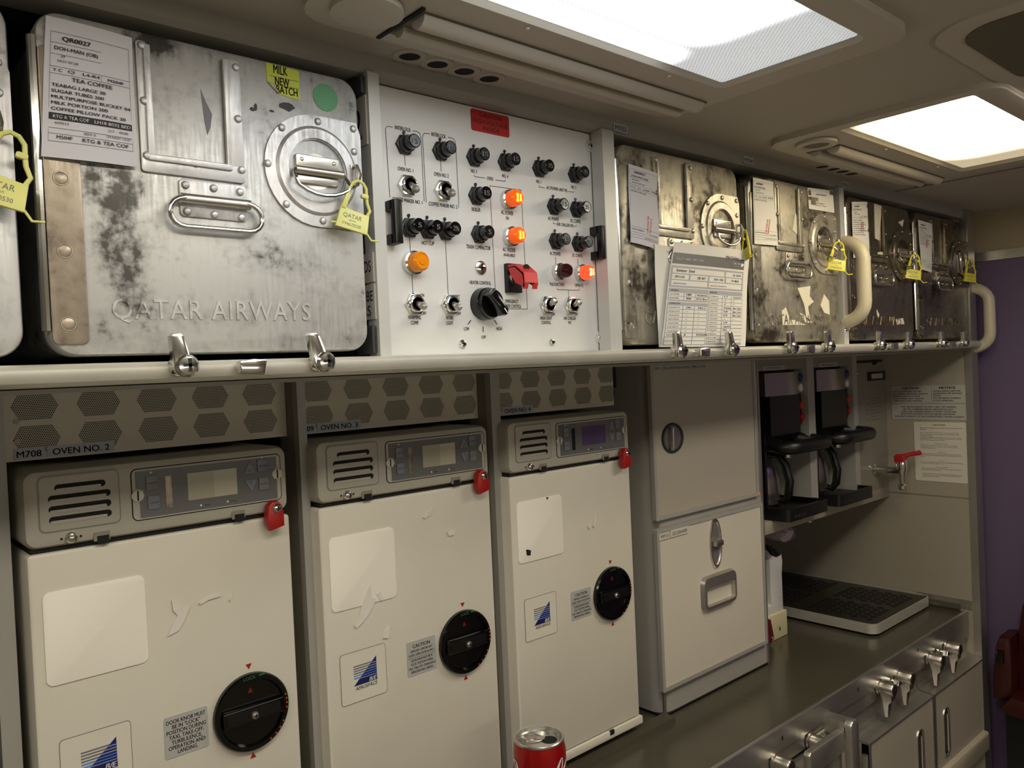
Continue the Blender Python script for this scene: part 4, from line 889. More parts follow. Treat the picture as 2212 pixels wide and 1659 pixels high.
    kx = (O(955, 1388)[0]+O(1048, 1380)[0])/2; kz = (O(1000, 1324)[1]+O(1004, 1446)[1])/2
    b = MB('black_gloss').lathe([(kr, 0), (kr, .005), (kr*.97, .007), (kr*.86, .007), (kr*.82, .003), (.0003, .003)], (kx, YO, kz), n=48, cap=False)
    kb = b.build('door_knob', R)
    b = MB('black_gloss').rbox(kx-kr*.82, kx+kr*.84, kz-.0095, kz+.0095, YO-.0105, YO-.002, .003, .002); b.use('black_plastic').rbox(kx-kr*.7, kx+kr*.7, kz-.006, kz+.006, YO-.0109, YO-.010, .001)
    b.build('grip', kb); xscrew(kx, kz-.002, YO-.0105, .0045, kb, m='brushed')
    b = MB('ink_green'); yq = YO-.0075
    b.text('LOCK', kx-.010, kx+.004, kz+kr*.885, kr*.085, yq-.001).box(kx+.008, kx+.015, yq-.0002, yq, kz+kr*.905, kz+kr*.94)
    b.use('red_dark').prism([(kx-.004, kz+kr*.50), (kx+.002, kz+kr*.50), (kx-.001, kz+kr*.66)], YO-.0036, YO-.003)
    for a0, a1 in ((-62, -30), (-8, 14)):
        for s in range(4):
            a = math.radians(a0+(a1-a0)*s/3); b.use('orange_dot').prism(circ(kx+kr*.92*math.cos(a), kz+kr*.92*math.sin(a), .0011, 6), yq-.0002, yq)
    b.build('marking', kb)
    for s in (1, -1): zz = kz+s*(kr+.007); MB('red_plastic').prism([(kx-.0035, zz+s*.003), (kx+.0035, zz+s*.003), (kx, zz-s*.003)], YO-.0004, YO).build('pointer', d)
    return R, d
OV3, door3 = make_oven()
OV2 = copy_tree(OV3); OV4 = copy_tree(OV3)
# warning labels differ: words fitted on each door
def warn(oven, dx, rows, h):
    xa, xb = O(879, 1420)[0]+dx, O(941, 1410)[0]+dx; za = O(909, 1380)[1]; zb = za-h; w = xb-xa
    d = [c for c in kids(oven) if c.name.split('.')[0] == 'door'][0]
    b = MB('oven_label').rbox(xa, xb, zb, za, YO-.0007, YO, .0025); b.use('ink')
    for t, u0, u1, v, hh in rows:
        if t == '-': b.line((xa+.03*w, za-h*v), (xb-.03*w, za-h*v), YO-.0009, .0004)
        else: b.text(t, xa+u0*w, xa+u1*w, za-h*v, h*hh, YO-.0009, bold=.012)
    return b.build('warning_label', d)
OV2.location.x -= PITCH_O; OV4.location.x += PITCH_O
bpy.context.view_layer.update()
R4 = [('CAUTION', .20, .80, .20, .105), ('OVEN MAY CONTAIN HOT', .12, .88, .325, .075), ('FLUIDS. OPEN DOOR SLOWLY.', .05, .95, .44, .075), ('-', 0, 0, .49, 0), ('DOOR KNOB MUST BE IN', .13, .87, .595, .075), ('"LOCK" POSITION DURING', .11, .89, .705, .075), ('TAXI, TAKE-OFF, TURBULENCE,', .03, .97, .82, .075), ('OPERATION AND LANDING.', .10, .90, .93, .075)]
R2 = [('DOOR KNOB MUST', .05, .95, .185, .10), ('BE IN "LOCK"', .18, .82, .31, .10), ('POSITION DURING', .05, .95, .435, .10), ('TAXI, TAKE-OFF,', .10, .90, .56, .10), ('TURBULENCE,', .15, .85, .685, .10), ('OPERATION AND', .08, .92, .81, .10), ('LANDING.', .28, .74, .93, .10)]
hL = O(909, 1380)[1]-O(912, 1453)[1]
warn(OV3, 0, R4, hL); warn(OV4, PITCH_O, R4, hL); warn(OV2, -PITCH_O, R2, hL*.98)
for o, t in ((OV2, 'leftmost galley oven with a plain seven-line warning label beside its knob'), (OV3, 'middle galley oven with white tape scraps below its blank board'), (OV4, 'right galley oven, violet reflection painted on its display, next to the ice drawer cabinet')): o['label'] = t; o['group'] = 'galley ovens in a row under the shelf'
# what sets each one apart
def part_of(o, n): return [c for c in kids(o) if c.name.split('.')[0] == n][0]
for c in kids(part_of(OV4, 'control_unit')):
    if c.name.split('.')[0] == 'display':
        c.data = c.data.copy()
        for i in range(len(c.data.materials)): c.data.materials[i] = MATS['lcd_violet_reflection']
        c['label'] = 'display with a painted violet reflection'
    if c.name.split('.')[0] == 'card_slot': c.data = c.data.copy(); c.data.materials[0] = MATS['hole']
# the board reaches 1.2 mm proud, the tape lies over it
def scraps2(oven, polys):
    for p in polys: MB('tape').prism([A(*q, YO-.0019) for q in p], YO-.0022, YO).build('tape_scrap', part_of(oven, 'door'))['label'] = 'scrap of white tape'
scraps2(OV3, [[(793, 1275), (800, 1262), (803, 1290), (812, 1293), (806, 1310), (795, 1330), (783, 1345), (770, 1358), (766, 1352), (775, 1335), (782, 1308)], [(835, 1362), (842, 1353), (840, 1378), (829, 1379)], [(813, 1283), (822, 1278), (829, 1298), (820, 1295)], [(915, 1118), (935, 1100), (930, 1112), (918, 1121)], [(966, 1150), (982, 1146), (982, 1155), (970, 1158)]])
scraps2(OV2, [[(371, 1297), (380, 1300), (392, 1315), (394, 1325), (410, 1310), (398, 1340), (386, 1362), (366, 1373), (362, 1375), (376, 1340), (384, 1330), (374, 1318)], [(430, 1303), (470, 1283), (477, 1288), (450, 1296), (434, 1306)], [(496, 1295), (503, 1283), (498, 1300)]])
scraps2(OV4, [[(1270, 1138), (1273, 1127), (1274, 1143)], [(1282, 1137), (1284, 1112), (1287, 1115), (1285, 1140)]])
b = MB('ink'); 
for p in ([(1138, 1200), (1136, 1188), (1140, 1187), (1147, 1189), (1146, 1200)], [(1179, 1074), (1185, 1074), (1182, 1080)]): b.prism([A(*q, YO-.0017) for q in p], YO-.0019, YO)
b.build('chipped_patch', part_of(OV4, 'door'))
# ------------------------------------------------------------------ warming cabinet above the ice drawer
YI = .194
def I(px, py, y=YI): return A(px, py, y)
ix0 = I(1435, 1545)[0]; ix1 = I(1662, 1432)[0]
IC = thing('storage_cabinet', 'narrow grey cabinet with an oval-lock door above a cream ice drawer', 'cabinet', ((ix0+ix1)/2, YI, ZK))
b = MB('grey_paint')
zt = Z1-.0225
pl = [(ix0-.001, .60), (ix0-.001, YI+.03)]+[(ix0-.001+.028-.028*math.cos(math.radians(a)), YI+.03-.028*math.sin(math.radians(a))) for a in range(15, 91, 15)]+[(ix0+.03, YI+.002), (ix1, YI+.002), (ix1, .60)]
b.rings([[(x, y, z) for x, y in pl] for z in (ZK+.001, zt)], True, True); b.build('carcass', IC)
for xe_ in (ix0, ix1-.006): MB('satin_alu').box(xe_, xe_+.006, YI-.001, YI+.003, ZK+.001, zt).build('edge_trim', IC)
def framed(x0, x1, z0, z1, m, fm='grey_paint', fw=.007):
    q = MB(fm); o = rr((x0+x1)/2, (z0+z1)/2, x1-x0, z1-z0, .002); i = rr((x0+x1)/2, (z0+z1)/2, x1-x0-2*fw, z1-z0-2*fw, .002)
    q.frame(o, i, YI-.007, YI+.001); q.use(m).rbox(x0+fw-.001, x1-fw+.001, z0+fw-.001, z1-fw+.001, YI-.005, YI+.001, .001); return q
xa = I(1397, 800)[0]; xa2 = I(1412, 1120)[0]; xb = I(1633, 1060)[0]; zA = I(1510, 777)[1]; zB = (I(1413, 1123)[1]+I(1636, 1071)[1])/2
x0 = (xa+xa2)/2
d = framed(x0, xb, zB, zA, 'cart_door').build('door', IC)
b = MB('satin_alu').tube([(xb+.004, YI-.004, zB+.01), (xb+.004, YI-.004, zA-.01)], .0032, 8); b.build('hinge', IC)
x, z = I(1643, 1068, YI-.01); MB('amber_off').rivet(x, z, YI-.004, .0045, .005).build('hinge_pin', IC)
def olock(px, py, w, h, upright_bar, dm):
    x, z = I(px, py)
    b = MB('bay_side'); n = 36; yq = YI-.005
    def el(a, c, n=n): return [(x+a*math.cos(2*math.pi*i/n), z+c*math.sin(2*math.pi*i/n)) for i in range(n)]
    b.use(dm).rings([[(px_, yq, pz_) for px_, pz_ in el(w, h)], [(px_, yq-.003, pz_) for px_, pz_ in el(w*.97, h*.97)], [(px_, yq-.003, pz_) for px_, pz_ in el(w*.86, h*.88)], [(px_, yq-.0004, pz_) for px_, pz_ in el(w*.8, h*.84)]], False, False)
    b.use('keypad').prism(el(w*.8, h*.84), yq-.0005, yq)
    o = b.build('lock', d if py < 1000 else dr)
    b = MB('brushed')
    if upright_bar: b.rbox(x-.012, x-.004, z-.021, z+.021, yq-.012, yq-.0005, .004, .003)
    else: b.prism([(x-.012, z-.004), (x-.002, z-.006), (x+.013, z-.004), (x+.013, z+.005), (x+.002, z+.010), (x-.012, z+.005)], yq-.012, yq-.0005, .003)
    b.build('turn_lever', o)
dr = None
olock(1447, 946, .031, .0275, True, 'bay_side')
xq, zq = I(1405, 796); b = MB('placard_dim')
for (u0, u1, t) in ((0, .020, 'M711'), (.024, .105, 'MAX. CAPACITY 45 LBS / 20.4 POUNDS'), (.108, .125, 'WARMING'), (.127, .155, 'COMP.')): b.use('placard_dim').rbox(xq+u0+.004, xq+u1+.004, zA-.017, zA-.008, YI-.0062, YI-.005, .0005); b.use('ink').text(t, xq+u0+.006, xq+u1+.002, zA-.0150, .0048, YI-.0064)
b.build('placard', d)
xa = I(1424, 1300)[0]; xb = I(1645, 1200)[0]; zA2 = (I(1418, 1137)[1]+I(1640, 1089)[1])/2; zB2 = (I(1433, 1490)[1]+I(1651, 1390)[1])/2
dr = framed(x0, xb, zB2, zA2, 'ice_door').build('drawer', IC)
olock(1540, 1172, .0185, .048, False, 'brushed')
(hx0, hz0), (hx1, hz1) = I(1509, 1300), I(1580, 1240); hz0 = I(1543, 1310)[1]; hz1 = I(1545, 1235)[1]; hc = ((hx0+hx1)/2, (hz0+hz1)/2); w = hx1-hx0; h = hz1-hz0
b = MB('satin_alu')
R1 = rr(*hc, w, h, .014); R2 = rr(*hc, w-.006, h-.006, .012); R3 = rr(hc[0], hc[1]-.006, w-.018, h-.030, .006); R4 = rr(hc[0], hc[1]-.006, w-.022, h-.034, .005)
yq = YI-.005
b.rings([[(p[0], yq, p[1]) for p in R1], [(p[0], yq-.008, p[1]) for p in R2], [(p[0], yq-.009, p[1]) for p in R3], [(p[0], yq+.010, p[1]) for p in R4]], False, True)
b.build('handle', dr)
b = MB('placard_white'); b.rbox(x0+.006, x0+.034, zA2-.020, zA2-.008, YI-.0075, YI-.005, .0005).rbox(x0+.038, x0+.090, zA2-.020, zA2-.007, YI-.0075, YI-.005, .0005); b.use('ink').text('M715', x0+.010, x0+.031, zA2-.017, .0062, YI-.0077).text('ICE DRAWER', x0+.043, x0+.086, zA2-.017, .0062, YI-.0077); b.build('placard', dr)
MB('black_plastic').box(ix0-.002, ix1+.001, YI-.0005, .3, ZK+.0002, ZK+.004).build('seal_strip', IC)
# ------------------------------------------------------------------ beverage niche
nx0 = ix1+.001; nx1 = XE-.001
zsh0, zsh1 = CAM.z-.366, CAM.z-.340
BN = thing('beverage_niche', 'grey beverage shelf with a water panel, holding two coffee makers above the drip tray', 'shelf', ((nx0+nx1)/2, .3, zsh0))
MB('laminate').rbox(nx0, nx1, zsh0, zsh1, YN, .61, .002, .001).build('shelf_board', BN)
b = MB('niche_side').box(1.896, nx1, YN, YN+.012, zsh1, Z1-.0222); b.build('water_panel', BN)
for x0_, x1_ in ((1.660, 1.690), (1.874, 1.897)): MB('grey_paint').box(x0_, x1_, YN-.004, .60, zsh1, Z1-.0222).build('partition', BN)
for x0_, x1_ in ((nx0, 1.66), (1.69, 1.874)): MB('niche_side').box(x0_, x1_, YN+.002, YN+.010, CAM.z-.026, Z1-.0222).build('top_fascia', BN)
MB('bay_dark').box(nx0, 1.896, .55, .57, zsh1, Z1-.0222).build('back_lining', BN)
def N(px, py, y=YN): return A(px, py, y)
b = MB('black_plastic'); (xa, za), (xb, zb) = N(1843, 765), N(1907, 766); b.box(xa, nx1-.02, YN-.003, YN, CAM.z-.022, CAM.z-.016)
(xa, za), (xb, zb) = N(1883, 777), N(1890, 788); b.rbox(xa, xb+.006, zb, za, YN-.002, YN, .001); b.build('dark_strip', BN)
(xa, za), (xb, zb) = N(1873, 804), N(1910, 820); b = MB('black_gloss').rbox(xa, xb, zb, za, YN-.004, YN, .002, .001); b.use('lcd').rbox(xa+.014, xb-.018, zb+.005, za-.005, YN-.0045, YN-.003, .001); b.use('blue_dot').rbox(xb-.014, xb-.004, zb+.004, za-.004, YN-.0045, YN-.003, .001); b.build('level_display', BN)
b = MB('ink_grey')                          # worn, unreadable instruction lines
for pa, pb, py0, py1 in ((1874, 1904, 862, 858), (1878, 1905, 873, 869), (1879, 1907, 880, 876), (1879, 1898, 887, 884), (1879, 1906, 894, 890), (1880, 1891, 901, 899), (1879, 1906, 908, 903)):
    b.use('ink_grey'); a_ = N(pa, py0); c_ = N(pb, py1); b.line(a_, (c_[0], a_[1]), YN-.0004, .0022)
for py in (873, 887, 894, 907): x, z = N(1874, py); b.use('ink').line((x, z-.002), (x, z+.003), YN-.0004, .002)
b.use('ink')
x, z = N(1908, 1004); b.text('HOT', x, x+.01, z, .004, YN-.0004)
b.build('lettering', BN)
b = MB('chrome'); x, z = N(1878, 1008); b.rivet(x, z, YN, .004, .003); x, z = N(1852, 807); b.rivet(x, z, YN, .0025, .002); x, z = N(1857, 1070); b.rivet(x, z, YN, .0025, .002); b.build('screw', BN)
x, z = A(1776, 1115, YN-.002); MB('chrome').lathe([(.005, 0), (.005, .008), (.007, .009), (.007, .013), (.003, .014)], (x, YN+.03, zsh0), (0, 0, -1), 14).build('shelf_stud', BN)
b = MB('placard_dim')
for (px, py, t) in ((1648, 790, 'COFFEE MAKER NO. 1'), (1770, 786, 'COFFEE MAKER NO. 2')):
    x, z = N(px, py); b.use('placard_dim').rbox(x, x+.085, CAM.z-.0255, CAM.z-.0165, YN, YN+.003, .0005); b.use('ink').text(t, x+.004, x+.08, CAM.z-.0235, .005, YN-.0003)
b.build('placard', BN)
# hot water tap
tx, tz = N(1888, 1013)
TP = thing('water_tap', 'chrome hot water tap with a red lever beside the coffee makers', 'tap', (tx, YN, tz))
yo = .135
b = MB('chrome').lathe([(.014, 0), (.014, .003), (.010, .005), (.0085, .006), (.0085, .05), (.0085, YN-yo)], (tx, YN, tz), n=18); b.build('pipe', TP)
b = MB('chrome').lathe([(.0115, .026), (.013, .022), (.013, .004), (.0105, -.004), (.0075, -.020), (.0068, -.032), (.0098, -.036), (.0102, -.044), (.0085, -.046)], (tx+.004, yo, tz), (0, 0, 1), 20)
b.build('valve_body', TP)
b = MB('red_plastic'); b.prism([(tx-.012, tz+.022), (tx+.016, tz+.022), (tx+.020, tz+.029), (tx+.0, tz+.040), (tx-.013, tz+.036)], yo-.010, yo+.010, .003)
b.tube([(tx+.006, yo-.004, tz+.034), (tx+.022, yo-.014, tz+.038), (tx+.045, yo-.028, tz+.0405)], [.0065, .0055, .0062], 8); b.build('lever', TP)
MB('niche_side').rbox(tx+.008, tx+.030, tz-.018, tz-.010, YN-.004, YN, .001).build('label_clip', TP)
# coffee makers
def coffee(x0, lab):
    w = .155; x1 = x0+w; y0 = .214; zt = CAM.z-.032; zb = zsh1+.0005
    R = thing('coffee_maker', lab, 'coffee maker', ((x0+x1)/2, y0, zb), 'coffee makers side by side on the beverage shelf')
    b = MB('coffee_black').box(x0, x1, y0+.012, .50, CAM.z-.155, zt+.004).box(x0, x0+.008, y0-.002, .5, zb, CAM.z-.155).box(x0, x1, .42, .50, zb, CAM.z-.155); b.build('housing', R)
    b = MB('steel'); pts = []
    zz0 = CAM.z-.081
    n = 10; R0 = []
    for k in range(n+1):
        u = k/n; R0.append((x0+.004+(w-.004)*u, y0-.004-.012*math.sin(math.pi*u*.9+.2)))
    b.rings([[(x, y, z) for x, y in R0+[(x1, y0+.014), (x0+.004, y0+.014)]] for z in (zz0, zt)]); b.build('steel_band', R)
    b = MB('coffee_black')
    pr = [(y0+.012, CAM.z-.180), (y0-.002, CAM.z-.178), (y0-.012, CAM.z-.165), (y0-.012, zz0-.001), (y0+.012, zz0-.001)]
    b.rings([[(x, y, z) for y, z in pr] for x in (x0+.012, x1-.022)][::-1]); b.build('brew_basket', R)
    # folding brew handle: a thick loop reaching out towards the aisle
    zc = CAM.z-.188; yo = .160; r = .0150
    pts = [(x0+.022, y0+.02, zc+.006), (x0+.020, yo+.035, zc+.004)]
    for k in range(7): a = math.pi/2*k/6; pts.append((x0+.020+.026*(1-math.cos(a)), yo+.026*(1-math.sin(a)), zc))
    for k in range(7): a = math.pi/2*k/6; pts.append((x1+.022-.026*(1-math.sin(a)), yo+.026*(1-math.cos(a)), zc))
    pts += [(x1+.012, yo+.05, zc+.004), (x1-.006, y0+.02, zc+.008)]
    MB('coffee_black').tube(pts, r, 12).build('brew_handle', R)
    MB('coffee_black').box(x0+.02, x1-.008, y0-.02, y0+.03, zc-.010, zc+.004).build('spray_head', R)
    b = MB('chrome').lathe([(.007, 0), (.007, .010), (.004, .012)], (x0+.035, yo+.02, zc-.012), (0, 0, -1), 12).build('spout', R)
    MB('steel').rbox(x0+.055, x0+.085, zc+.009, zc+.011, yo-.002, yo+.012, .001).build('handle_clip', R)
    # control buttons down the right edge
    MB('black_plastic').box(x1-.020, x1-.001, y0-.004, y0+.012, CAM.z-.150, zz0).build('button_strip', R)
    for dz, m in ((-.045, 'blue_dot'), (-.068, 'white_print'), (-.107, 'orange_dot'), (-.133, 'red_plastic')):
        MB(m).lathe([(.0095, 0), (.0095, .006), (.007, .008), (.0002, .008)], (x1-.008, y0-.003 if dz > -.07 else y0-.004, CAM.z+dz), (0.25, -1, 0), 16).build('button', R)
    # drip tray
    yf = .160; zt2 = zb+.026
    b = MB('coffee_black'); q = rr((x0+x1)/2+.004, (yf+.42)/2, w+.012, .42-yf, .008); qi = rr((x0+x1)/2+.004, (yf+.42)/2, w, .42-yf-.012, .005)
    b.rings([[(p[0], p[1], zb) for p in q], [(p[0], p[1], zt2) for p in q], [(p[0], p[1], zt2) for p in qi], [(p[0], p[1], zt2-.012) for p in qi]], True, True)
    b.use('keypad')
    for k in range(6): b.line((x0+.022+k*.008, zb+.006+.002*(k % 2)), (x0+.023+k*.008, zb+.011), yf-.0004, .0012)
    b.build('drip_tray', R)
    return R
coffee(1.501, 'left coffee maker, next to the cabinet with the oval lock')
coffee(1.719, 'right coffee maker, beside the water tap panel')
def pot(cx, cy, lab):
    zb = zsh1+.0155
    R = thing('coffee_pot', lab, 'coffee pot', (cx, cy, zb), 'steel coffee pots inside the coffee makers')
    MB('steel').lathe([(.046, 0), (.053, .006), (.057, .030), (.056, .055), (.051, .082), (.040, .104), (.034, .112)], (cx, cy, zb), (0, 0, 1), 32).build('body', R)
    MB('black_plastic').lathe([(.035, .111), (.036, .120), (.026, .126), (.0002, .127)], (cx, cy, zb), (0, 0, 1), 24).build('lid', R)
    d = Vector((.30, -.95, 0)).normalized(); P = Vector((cx, cy, zb))
    pts = [P+d*.034+Vector((0, 0, .112)), P+d*.056+Vector((0, 0, .112)), P+d*.070+Vector((0, 0, .090)), P+d*.078+Vector((0, 0, .055)), P+d*.074+Vector((0, 0, .024)), P+d*.064+Vector((0, 0, .010)), P+d*.050+Vector((0, 0, .016))]
    MB('black_plastic').tube(pts, [.007, .009, .0095, .0095, .009, .0075, .006], 12).build('handle', R)
pot(1.572, .285, 'steel coffee pot in the left coffee maker')
pot(1.788, .285, 'steel coffee pot in the right coffee maker, with a bright round reflection')
# ------------------------------------------------------------------ worktop
WT = thing('worktop', 'dark glossy worktop with a raised aluminium front lip, in front of the ovens', 'worktop', (1.2, .3, ZK-.02))
YF = .020
MB('counter').box(-.45, XE-.001, YF+.004, .60, ZK-.02, ZK).build('top_surface', WT)
b = MB('counter'); pr = [(YO+.012, ZK), (YO-.012, ZK), (YO-.010, ZK+.009), (YO+.012, ZK+.011)]
b.rings([[(x, y, z) for y, z in pr] for x in (-.45, ix0-.002)]); b.build('rear_step', WT)
b = MB('satin_alu'); pr = [(YF+.006, ZK-.02), (YF, ZK-.02), (YF, ZL-.002), (YF+.0015, ZL), (YF+.0045, ZL), (YF+.006, ZL-.001)]
pr = [(YF+.006, ZK-.002), (YF+.006, ZL-.001), (YF+.0045, ZL), (YF+.0015, ZL), (YF, ZL-.002), (YF, ZL-.040), (YF+.006, ZL-.040)]
b.rings([[(x, y, z) for y, z in pr] for x in (-.45, XE-.012)]); b.build('front_lip', WT)
b = MB('satin_alu').box(-.45, XE-.008, YF+.002, YF+.012, ZL-.066, ZL-.0405); b.build('front_rail', WT)
MB('cart_door').box(-.45, .948, .034, .40, 0, ZL-.070).build('front_panel', WT)
b = MB('counter').tube([(XE-.001, YF+.02, ZK+.006), (XE-.004, .18, ZK+.006)], .010, 8); b.build('end_cove', WT)
b = MB('black_plastic')
for px, py in ((1690, 1594), (1854, 1489), (1983, 1404)): x, z = A(px, py, YF); b.rbox(x-.0016, x+.0016, z-.004, z+.004, YF-.0006, YF+.001, .0015)
b.build('slot', WT)
# ------------------------------------------------------------------ carts stowed under the worktop
zcb = CAM.z-.733
def cart(x0, x1, lab, handle_px, rail):
    R = thing('service_cart', lab, 'cart', ((x0+x1)/2, .0, 0.02), 'metal service carts stowed under the worktop')
    b = MB('cart_door').box(x0, x1, -.004, .40, .06, zcb-.003); b.build('body', R)
    pr = [(.40, zcb-.003), (-.006, zcb-.003), (-.006, zcb+.0005), (.024, zcb+.004), (.030, zcb+.012), (.030, ZL-.070), (.40, ZL-.070)]
    MB('satin_alu').rings([[(x, y, z) for y, z in pr] for x in (x0, x1)][::-1]).build('top_frame', R)
    for xe_ in (x0, x1-.006): MB('satin_alu').box(xe_, xe_+.006, -.006, .01, .06, zcb-.003).build('side_edge', R)
    (hx, hz0), hz1 = A(handle_px[0], handle_px[1], -.005), A(handle_px[0], handle_px[2], -.005)[1]
    w = .034; c = (hx, (hz0+hz1)/2); h = hz0-hz1
    b = MB('satin_alu'); b.rings([[(p[0], -.004, p[1]) for p in rr(*c, w, h, w/2, 8)], [(p[0], -.007, p[1]) for p in rr(*c, w*.96, h*.985, w/2, 8)], [(p[0], -.006, p[1]) for p in rr(*c, w*.78, h*.93, w/2, 8)], [(p[0], -.0045, p[1]) for p in rr(*c, w*.74, h*.92, w/2, 8)]], False, False)
    b.use('steel_dark').prism(rr(*c, w*.74, h*.92, w/2, 8), -.0046, -.004); b.build('recess', R)
    MB('chrome').tube([(hx+.005, -.006, hz1+.012), (hx+.005, -.006, hz0-.016)], .0035, 8).build('grip', R)
    if rail: z = A(2095, 1627, -.01)[1]; MB('handle_beige').rbox(x0+.02, x1-.002, z-.028, z+.016, -.016, -.004, .006, .005).build('bumper', R)
    for c_ in (0, 1): MB('black_plastic').lathe([(.03, 0), (.03, .025)], (x0+.05+c_*(x1-x0-.1), .04, .032), (1, 0, 0), 16).build('castor', R)
    return R
xsA = 1.768
cart(xsA+.002, XE-.003, 'right service cart under the worktop, with a pale bumper rail by the end panel', (2043, 1527, 1637), True)
cart(1.466, xsA-.002, 'left service cart under the worktop, beside the compactor handle', (1987, 1574, 1690), False)
# turning latches along the worktop front
def big_latch(px, py, L=.052, lab=''):
    x, z = A(px, py, YF-.012)
    R = MB('brushed').lathe([(.015, 0), (.015, .004), (.0125, .005), (.0125, .028), (.0115, .030)], (x, YF, z), n=20)
    prof = [(0, .0128, -.028, -.007), (-.012, .0124, -.028, -.008), (-L*.42, .0108, -.027, -.011), (-L*.55, .0098, -.021, -.011), (-L-.004, .0048, -.017, -.012)]
    R.rings([[(x-w, YF+b_, z+dz), (x+w, YF+b_, z+dz), (x+w*.85, YF+a_, z+dz), (x-w*.85, YF+a_, z+dz)] for dz, w, a_, b_ in prof][::-1])
    o = R.build('turn_latch', WT)
    s = MB('steel_dark').lathe([(.0100, .0), (.0100, .0012), (.0002, .0012)], (x, YF-.030, z), n=18); s.use('hole').box(x-.006, x+.006, YF-.0318, YF-.0312, z-.0014, z+.0014); s.build('screw', o)
for px, py in ((1912, 1486), (1952, 1462), (2018, 1424), (2056, 1399)): big_latch(px, py)
big_latch(1764, 1604, .13); big_latch(1688, 1650, .06)
def big_tab(px, py):
    x, z = A(px, py, YF-.01); b = MB('chrome').lathe([(.0075, 0), (.0075, .006), (.005, .008), (.005, .018)], (x-.006, YF, z), n=12).prism([(x-.014, z-.004), (x+.016, z-.010), (x+.018, z-.004), (x-.010, z+.006)], YF-.024, YF-.014, .002); b.build('turn_tab', WT)
big_tab(1932, 1470); big_tab(2037, 1407)
# trash compactor front with its handle, left of the carts
CX1 = 1.462
TC = thing('trash_compactor', 'grey trash compactor front with a squared handle, left of the service carts', 'compactor', (1.25, .03, .3))
MB('cart_door').box(.95, CX1, .034, .40, .0, ZL-.070).build('body', TC)
xh, zh = A(1855, 1580, -.03); zt = A(1830, 1566, -.03)[1]
b = MB('satin_alu'); b.rbox(xh-.030, xh, zt-.16, zt, -.032, -.018, .012, .004).box(xh-.030, xh-.004, -.020, .03, zt-.03, zt-.003); b.build('handle_plate', TC)
xq, zq = A(1800, 1612, -.03); MB('satin_alu').rbox(xq-.060, xh-.028, zq-.035, zq+.004, -.020, -.008, .008, .004).box(xq-.05, xh-.030, -.012, .034, zq-.16, zq-.03).build('handle_bar', TC)
(xa, za), (xb, zb) = A(1762, 1592, .018), A(1820, 1556, .018)
b = MB('placard_white').rbox(xa, xb+.002, (za+zb)/2-.018, (za+zb)/2+.004, .018, .0195, .001); b.use('ink').text('DRAIN STRAINER BEHIND', xa+.003, xb-.001, (za+zb)/2-.0045, .006, .0177).text('TRASH COMPACTOR M720', xa+.003, xb-.001, (za+zb)/2-.0145, .006, .0177); b.build('placard', TC)
x, z = A(1873, 1640, -.003); MB('satin_alu').tube([(CX1-.004, .0, z-.1), (CX1-.004, .0, zcb-.02)], .006, 10).build('hinge', TC)
# ------------------------------------------------------------------ things on the worktop
tf = (AZ(1890, 1348, CAM.z-.60)); 
tx0, ty0 = 1.50, .102; tx1, ty1 = XE-.012, .520; zt = ZK+.028
TR = thing('drip_tray', 'large dark tray with rows of round holes and a pale metal rim on the worktop', 'tray', ((tx0+tx1)/2, .3, ZK))
tx0 = AZ(1890, 1350, CAM.z-.60)[0]-.004
# the tray runs back from its rounded front corner
q = rr((tx0+tx1)/2, (ty0+ty1)/2, tx1-tx0, ty1-ty0, .022, 8); qi = rr((tx0+tx1)/2, (ty0+ty1)/2, tx1-tx0-.006, ty1-ty0-.006, .019, 8)
b = MB('rail_alu'); b.rings([[(p[0], p[1], ZK+.006) for p in q], [(p[0], p[1], zt) for p in q], [(p[0], p[1], zt) for p in qi], [(p[0], p[1], zt-.004) for p in qi]], True, False); b.build('rim', TR)
b = MB('tray_black').rings([[(p[0], p[1], zt-.010) for p in qi], [(p[0], p[1], zt-.0035) for p in qi]]); b.build('grate', TR)
b = MB('tray_hole')
xa, ya, xb, yb = tx0+.045, ty0+.035, tx1-.035, ty1-.045
ny = 20; nx = 11
for j in range(ny):
    for i in range(nx):
        x = xa+(xb-xa)*(i+.5*(j % 2))/(nx-.5); y = ya+(yb-ya)*j/(ny-1)
        if (j in (9, 10)) or (i == 5): continue
        b.add([(x+.0088*math.cos(k*math.pi/6), y+.0088*math.sin(k*math.pi/6), zt-.0033) for k in range(12)], [tuple(range(12))])
b.build('hole_pattern', TR)
b = MB('black_plastic')
for x, y in ((tx0+.03, ty0+.03), (tx1-.03, ty0+.03), (tx0+.03, ty1-.03), (tx1-.03, ty1-.03)): b.lathe([(.006, 0), (.006, .006)], (x, y, ZK), (0, 0, 1), 12)
b.build('foot', TR)
# red soda can
ccx, ccy = A(1164, 1591, .066)[0], .066; zr = A(1161, 1591, .066)[1]; hc = zr-ZK; rc = .0325
CN = thing('soda_can', 'opened red drinks can with white script lettering, standing on the worktop', 'can', (ccx, ccy, ZK))
b = MB('can_red').lathe([(.026, 0), (.030, .004), (rc+.0015, .012), (rc+.0018, hc-.016), (rc+.0008, hc-.010), (rc-.0005, hc-.004)], (ccx, ccy, ZK), (0, 0, 1), 48, cap=False); body = b.build('body', CN)
b = MB('can_metal').lathe([(rc-.0008, hc-.0045), (rc+.0004, hc-.0032), (rc+.0006, hc-.0008), (rc-.0004, hc), (rc-.002, hc-.0004), (rc-.003, hc-.005), (rc-.0045, hc-.0062), (rc-.008, hc-.0048), (.0003, hc-.0048)], (ccx, ccy, ZK), (0, 0, 1), 48, cap=False); lid = b.build('lid', CN)
